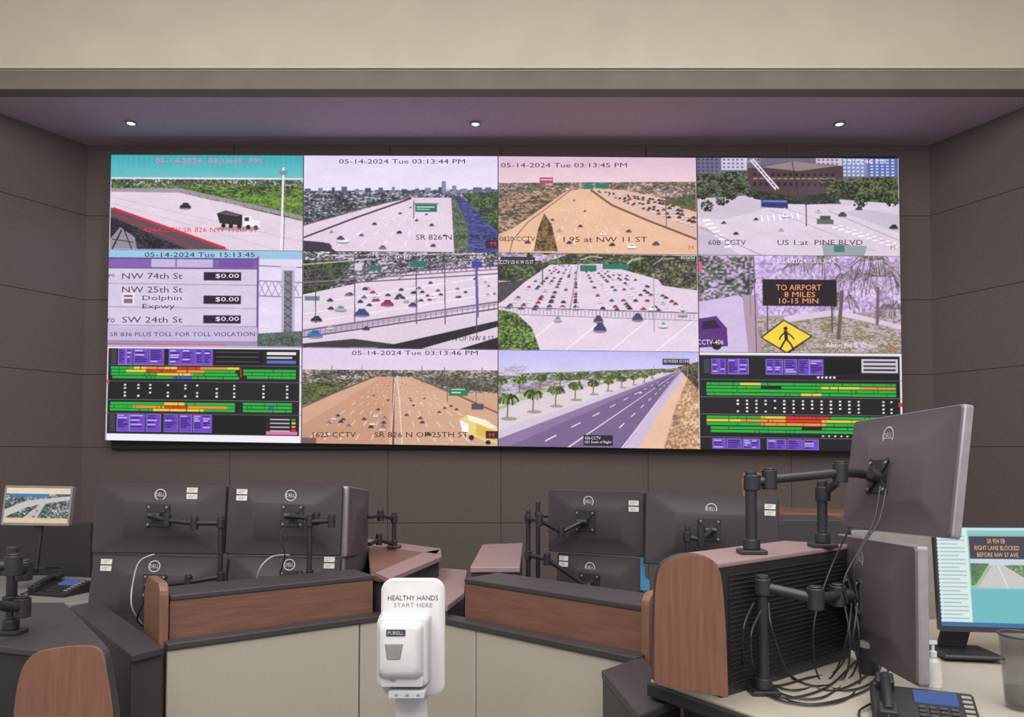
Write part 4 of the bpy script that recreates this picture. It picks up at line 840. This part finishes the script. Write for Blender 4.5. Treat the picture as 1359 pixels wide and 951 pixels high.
def phone(label, c, yaw, k=1.0):
    Mx = Matrix.Translation(c) @ Matrix.Rotation(yaw, 4, 'Z') @ Matrix.Scale(k, 4)
    t = thing('desk_phone', label, 'telephone', Mx=Mx)
    bm = B(); prism(bm, [(-.12,-.09,0),(-.12,-.09,.018),(-.12,.06,.06),(-.12,.09,.056),(-.12,.09,0)], (.24,0,0)); part('base', bm, M['black'], t, .006)
    R = Matrix.Rotation(math.atan2(.042,.15), 3, 'X')
    bm = B(); box(bm, (.03,.026,.053), (.1,.055,.006), R); part('display', bm, emat('phone_display', (80,110,180), .7), t, .002)
    for i in range(4):
        for j in range(4): bm = B(); box(bm, (-.005+i*.024, -.072+j*.017, .026+j*.0048), (.016,.010,.006), R); part('key', bm, M['cap'], t, .001)
    bm = B()
    for j in range(6): box(bm, (.1, -.06+j*.02, .030+j*.0056), (.022,.01,.005), R)
    part('line_keys', bm, M['greyp'], t, .001)
    bm = B(); tube(bm, [(-.085,-.085,.042),(-.085,-.04,.06),(-.085,.02,.076),(-.085,.075,.084)], .013, 12); box(bm, (-.085,-.075,.036), (.044,.045,.026), R); box(bm, (-.085,.06,.074), (.044,.045,.026), R); part('handset', bm, M['rub'], t, .005, True)
    bm = B(); tube(bm, [(-.085,-.095,.035),(-.1,-.13,.012),(-.14,-.1,.008),(-.15,-.02,.01),(-.12,.05,.012)], .003, 6); part('cord', bm, M['rub'], t, smooth=True)
    return t
phone('black desk phone on the far left desk', PZ(80, 787, .80), -.3, 1.1)
phone('black desk phone with lit blue display on the near right desk', PZ(1226, 956, ZD), -.4, .88)
# ------------------------------------------------------------------ NEAR RIGHT DISPLAY
Mx, w_, h_ = frame_of(P(1243,697,2.3), P(1440,698,2.22), P(1240,836,2.28), P(1440,842,2.20))
t = thing('computer_monitor', 'bright monitor with cyan desktop at the right edge of the desk', 'monitor', Mx=Mx)
bm = B(); loftY(bm, [(-.01, rr(w_,h_,.006)), (.015, rr(w_,h_,.006)), (.05, rr(w_*.6,h_*.6,.02))]); part('bezel', bm, M['bez'], t, smooth=True)
v = Cv(0, 200, 0, 132, (130,196,200), 5, 1.6); v.soft = False
v.rect(0,0,44,132,(214,230,226))
for k in range(24): v.rect(4,6+k*5.2,40 if k % 3 else 30,7.6+k*5.2,(160,184,192)); v.rect(0,6+k*5.2,2,8+k*5.2,(60,120,190))
v.rect(44,0,200,4,(196,218,220)); v.rect(46,10,200,80,(150,170,156)); v.grad(0,0.001,(0,0,0),(0,0,0)) if 0 else None
v.rect(46,12,200,46,(70,64,78)); v.rect(46,46,200,80,(164,184,156)); v.poly([(54,80),(80,46),(88,46),(140,80)], (196,196,194)); v.rect(46,42,200,50,(196,210,222)); v.speck([(46,48),(72,48),(52,76),(46,78)], [(80,110,76),(110,140,100)], 4, 3); v.speck([(92,50),(200,48),(200,80),(142,80)], [(110,140,100),(144,166,128),(90,116,84)], 6, 4); v.line((84,50),(96,80),1,(236,236,230))
v.rect(44,82,200,132,(112,184,190)); v.rect(0,126,200,132,(60,110,160))
sc = screen_mesh(v, (-w_*.485,-.0105,h_*.48), (w_*.485,-.0105,h_*.48), (-w_*.485,-.0105,-h_*.45), (w_*.485,-.0105,-h_*.45), t)
for k, (s, u0, u1) in enumerate((('SR 924 EB',.355,.48),('RIGHT LANE BLOCKED',.265,.575),('BEFORE NW 57 AVE',.28,.565))):
    text(sc, s, (-w_*.485+u0*w_*.97, -.0112, h_*.48-(.15+.07*k)*h_*.93-.002), (u1-u0)*w_*.97, h_*.042, E((226,184,134)), 'caption')
zb = ZD - (Mx @ Vector((0,.05,-h_*.5))).z
bm = B(); prism(bm, [(-.16,.03,-h_*.3),(-.08,.03,-h_*.3),(-.11,.05,-h_*.5+zb+.01),(-.19,.05,-h_*.5+zb+.01)], (0,.02,0)); part('stand', bm, M['black'], t, .004)
bm = B(); box(bm, (-.14,.0,-h_*.5+zb+.006), (.16,.2,.012)); part('stand_base', bm, M['black'], t, .005)
p = PZ(1239, 921, ZD); t = thing('pump_bottle', 'small clear pump bottle beside the near right phone', 'bottle', p)
bm = B(); lathe(bm, (0,0,0), [(.016,0),(.019,.005),(.019,.07),(.017,.082),(.008,.09),(.008,.094)]); part('bottle_body', bm, M['clear'], t, smooth=True)
bm = B(); lathe(bm, (0,0,.094), [(.009,0),(.009,.012),(.004,.014),(.004,.03),(.002,.03)]); box(bm, (-.006,0,.128), (.03,.01,.008)); part('pump', bm, M['white'], t, smooth=True)
bm = B(); lathe(bm, (0,0,.022), [(.0194,0),(.0194,.035)]); part('label_band', bm, M['offw'], t, smooth=True)
p = PZ(1356, 940, ZD); t = thing('tumbler', 'clear smoky tumbler at the right edge of the near desk', 'cup', p)
bm = B(); lathe(bm, (0,0,0), [(.03,0),(.034,.004),(.044,.17),(.0415,.17),(.032,.012),(.002,.01)], 36); part('cup_body', bm, M['glass'], t, smooth=True)
bm = B(); tube(bm, [(.044*math.cos(i*PI/12), .044*math.sin(i*PI/12), .172) for i in range(25)], .003, 8, 1); part('rim', bm, M['cap'], t, smooth=True)
bm = B(); lathe(bm, (0,0,.012), [(.031,0),(.034,.035),(.001,.036)], 36); part('drink', bm, M['glass'], t, smooth=True)
p = PZ(1153, 893, ZD); t = thing('canister', 'small dark canister behind the cables on the near right desk', 'cup', p)
bm = B(); lathe(bm, (0,0,0), [(.024,0),(.026,.004),(.026,.07),(.024,.072)]); part('canister_body', bm, M['black'], t, smooth=True)
bm = B(); lathe(bm, (0,0,.0722), [(.027,0),(.027,.01),(.02,.014)]); part('lid', bm, M['greyp'], t, smooth=True)
# ------------------------------------------------------------------ SANITIZER STAND
YS = 2.1; root = P(546, 951, YS); root.z = 0; k = YS/1000
def LP_(x, y): q = P(x, y, YS)-root; return q.x, q.z
t = thing('sanitizer_stand', 'white hand sanitizer floor stand in front of the cream partitions', 'sanitizer stand', root)
bm = B(); lathe(bm, (0,.03,0), [(.17,0),(.17,.008),(.15,.018),(.03,.022)], 32); part('base', bm, M['white'], t, smooth=True)
x, z = LP_(545, 935); bm = B(); loftY(bm, [(.012, rr(.088, z+.05, .01, x, (z+.05)/2+.012)), (.05, rr(.088, z+.05, .01, x, (z+.05)/2+.012))]); part('post', bm, M['white'], t, .002, True)
xa, za = LP_(548, 845); bm = B(); loftY(bm, [(-.004, rr(79*k, 148*k, .033, xa, za, 8)), (0, rr(84*k, 153*k, .035, xa, za, 8)), (.012, rr(84*k, 153*k, .035, xa, za, 8))])
sb = part('sign_board', bm, M['white'], t, smooth=True)
for s, x0, x1, y, h, m in (('HEALTHY HANDS',515,581,796,6.5,'ink'),('START HERE',523,574,805,5.5,'inkg')):
    q = LP_(x0, y); text(sb, s, (q[0], -.0046, q[1]), (x1-x0)*k, h*k, M[m])
xb, zb_ = LP_(538, 858)
def drr(w, h, dz=0, dx=0, r=.02): return rr(w*k, h*k, r, xb+dx*k, zb_+dz*k, 6)
bm = B(); loftY(bm, [(-.062, drr(61,82,1,0,.016)), (-.058, drr(65,87,.5,0,.016)), (-.030, drr(68,90,0,0,.016)), (-.004, drr(69,92,0,0,.016))])
part('dispenser_body', bm, M['white2'], t, smooth=True)
bm = B(); loftY(bm, [(-.090, drr(42,54,7,-2,.018)), (-.086, drr(49,63,6,-2,.02)), (-.074, drr(55,71,5,-1.5,.02)), (-.060, drr(58,76,3,-1,.02))])
db = part('front_cover', bm, M['white'], t, smooth=True)
q = LP_(529, 853); bm = B()
tz = [(q[0]-.024, q[1]+.021), (q[0]-.018, q[1]-.021), (q[0]+.018, q[1]-.021), (q[0]+.026, q[1]+.021)]
loftY(bm, [(-.0925, tz), (-.086, tz)]); part('window', bm, M['greyp'], db, .003)
q = LP_(532, 829); bm = B(); loftY(bm, [(-.092, rr(24*k,8*k,.002,q[0],q[1])), (-.080, rr(24*k,8*k,.002,q[0],q[1]))]); lb = part('brand_label', bm, M['navy'], db)
text(lb, 'PURELL', (q[0], -.0925, q[1]), 20*k, 4.5*k, M['white'], center=True)
q = LP_(563, 850); bm = B(); box(bm, (q[0]-.001, -.058, q[1]), (.011, .018, .058)); lb2 = part('side_label', bm, M['navy'], db)
text(lb2, 'PURELL', (q[0]-.001, -.0676, q[1]), 24*k, 3.2*k, M['white'], center=True, xd=(0,0,1), zd=(-1,0,0))
q = LP_(538, 895); bm = B(); loftY(bm, [(-.068, rr(54*k,12*k,.006,q[0],q[1])), (-.004, rr(60*k,14*k,.006,q[0],q[1]))]); lo_ = part('lower_lip', bm, M['white2'], t, .001, True)
q = LP_(527, 893); text(lo_, '70%', (q[0]-.01, -.0688, q[1]-.004), 8*k, 3.5*k, M['ink'])
q = LP_(544, 911); bm = B(); loftY(bm, [(-.07, rr(46*k,9*k,.006,q[0],q[1])), (-.002, rr(50*k,11*k,.006,q[0],q[1]))]); part('drip_tray', bm, M['white2'], t, .001, True)
for xx in (531, 545, 559):
    q = LP_(xx, 911); bm = B(); box(bm, (q[0],-.071,q[1]), (.008,.002,.005)); part('tray_slot', bm, M['inkg'], t)
# ------------------------------------------------------------------ LEFT EDGE ARM
pE = P(14, 850, 2.12); pE.z = 1.095
arm('dark pole arm at the left edge above the near left hutch', pE, P(14,728,2.12).z, [[P(14,752,2.12), P(32,757,2.1), P(18,750,2.0), P(-40,752,1.98)],[P(14,800,2.12), P(30,806,2.1), P(-30,800,1.98)]], r=.014, rl=.013)
# ------------------------------------------------------------------ BLUE TAPE, CABLES
bm = B(); q = [P(850,741,3.385),P(856,741,3.385),P(856,766,3.385),P(862,770,3.385),P(862,783,3.385),P(850,783,3.385)]; prism(bm, q, (0,.02,0))
box(bm, P(860,744,3.387), (.06,.008,.014))
tag(part('blue_strap', bm, M['blue'], None), 'bright blue strap hanging beside the lower right workstation monitor', 'strap')
def cable(pts, label, r=.0026, m='rub', group=None, name='cable'):
    bm = B(); tube(bm, pts, r, 7, 8); return tag(part(name, bm, M[m], None, smooth=True), label, 'cable', group)
TL_ = 'black cable in the tangle below the near right monitor arms'; TG = 'tangled cables below the near right arms'
def desk(x, y, dz=.005): q = PZ(x, y, ZD); q.z += dz; return q
for pts in ([P(1000,800,1.84),P(986,840,1.78),desk(992,905),desk(1035,928),desk(1095,915),desk(1135,880),desk(1150,866)],
            [P(1130,800,1.98),P(1125,840,1.9),desk(1104,900),desk(1055,918),desk(1015,905),desk(1000,888)],
            [P(1135,805,1.98),P(1140,850,1.95),desk(1132,896),desk(1090,928),desk(1035,922),desk(1005,895)],
            [P(1120,800,1.98),P(1128,850,1.92),desk(1120,902),desk(1080,912),desk(1046,896),desk(1040,880)],
            [P(1020,800,1.86),P(1026,840,1.82),desk(1052,902),desk(1105,918),desk(1150,898),desk(1165,870)],
            [P(1010,810,1.84),P(996,850,1.78),desk(1010,912),desk(1066,936),desk(1130,926),desk(1175,900),desk(1180,870)],
            [P(1128,700,2.1),P(1100,760,2.1),P(1080,830,1.98),desk(1086,900),desk(1120,918),desk(1160,905),desk(1172,872)],
            [P(1138,800,1.96),P(1130,850,1.93),desk(1110,892),desk(1070,902),desk(1028,912),desk(998,900)],
            [P(1132,850,1.93),desk(1142,905),desk(1122,930),desk(1078,938),desk(1030,930),desk(1000,910)]):
    cable(pts, TL_, group=TG)
cable([P(1168,645,2.02),P(1160,690,1.98),P(1140,730,1.96),P(1120,770,1.94),P(1125,800,1.94)], 'black cable dropping from the upper tilted monitor over the lower one')
cable([P(1176,650,2.0),P(1166,692,1.95),P(1150,716,1.94),P(1134,752,1.93),P(1138,795,1.93)], 'second black cable hanging in front of the lower near right monitor')
cable([P(205,735,3.2),P(185,745,3.18),P(176,775,3.16),P(175,805,3.14),P(188,828,3.2)], 'pale cable looping down the lower left monitor back', .0032, 'cablew')
cable([P(215,765,3.18),P(196,778,3.15),P(190,800,3.14),P(182,822,3.16),P(196,835,3.2)], 'black cable looping beside the pale one on the lower left monitor', .004)
cable([P(384,736,3.3),P(362,738,3.24),P(346,752,3.2),P(340,772,3.22)], 'thin pale cable behind the lower right monitor of the left stack', .003, 'cablew')
cable([P(383,690,3.25),P(372,712,3.2),P(378,735,3.2),P(372,760,3.24)], 'black cable hanging from the upper right monitor mount of the left stack', .003)
# ------------------------------------------------------------------ LIGHTS
def area(loc, rot, sx, sy, e, col=(1,.97,.93)):  # unseen area lights added overhead and behind the camera for general fill
    l = bpy.data.lights.new('overhead_fill', 'AREA'); l.shape = 'RECTANGLE'; l.size = sx; l.size_y = sy; l.energy = e; l.color = col
    o = bpy.data.objects.new('overhead_fill', l); C.objects.link(o); o.location = loc; o.rotation_euler = rot
area((-1.8,1.4,5.1), (0,0,0), 1.8, 3, 112); area((1.8,1.4,5.1), (0,0,0), 1.8, 3, 112)
area((0,-1.5,4.6), (math.radians(50),0,0), 5, 1.8, 205)
wd = bpy.data.worlds.new('world'); S.world = wd; wd.use_nodes = True
wd.node_tree.nodes['Background'].inputs['Color'].default_value = (.92,.88,.96,1); wd.node_tree.nodes['Background'].inputs['Strength'].default_value = .85
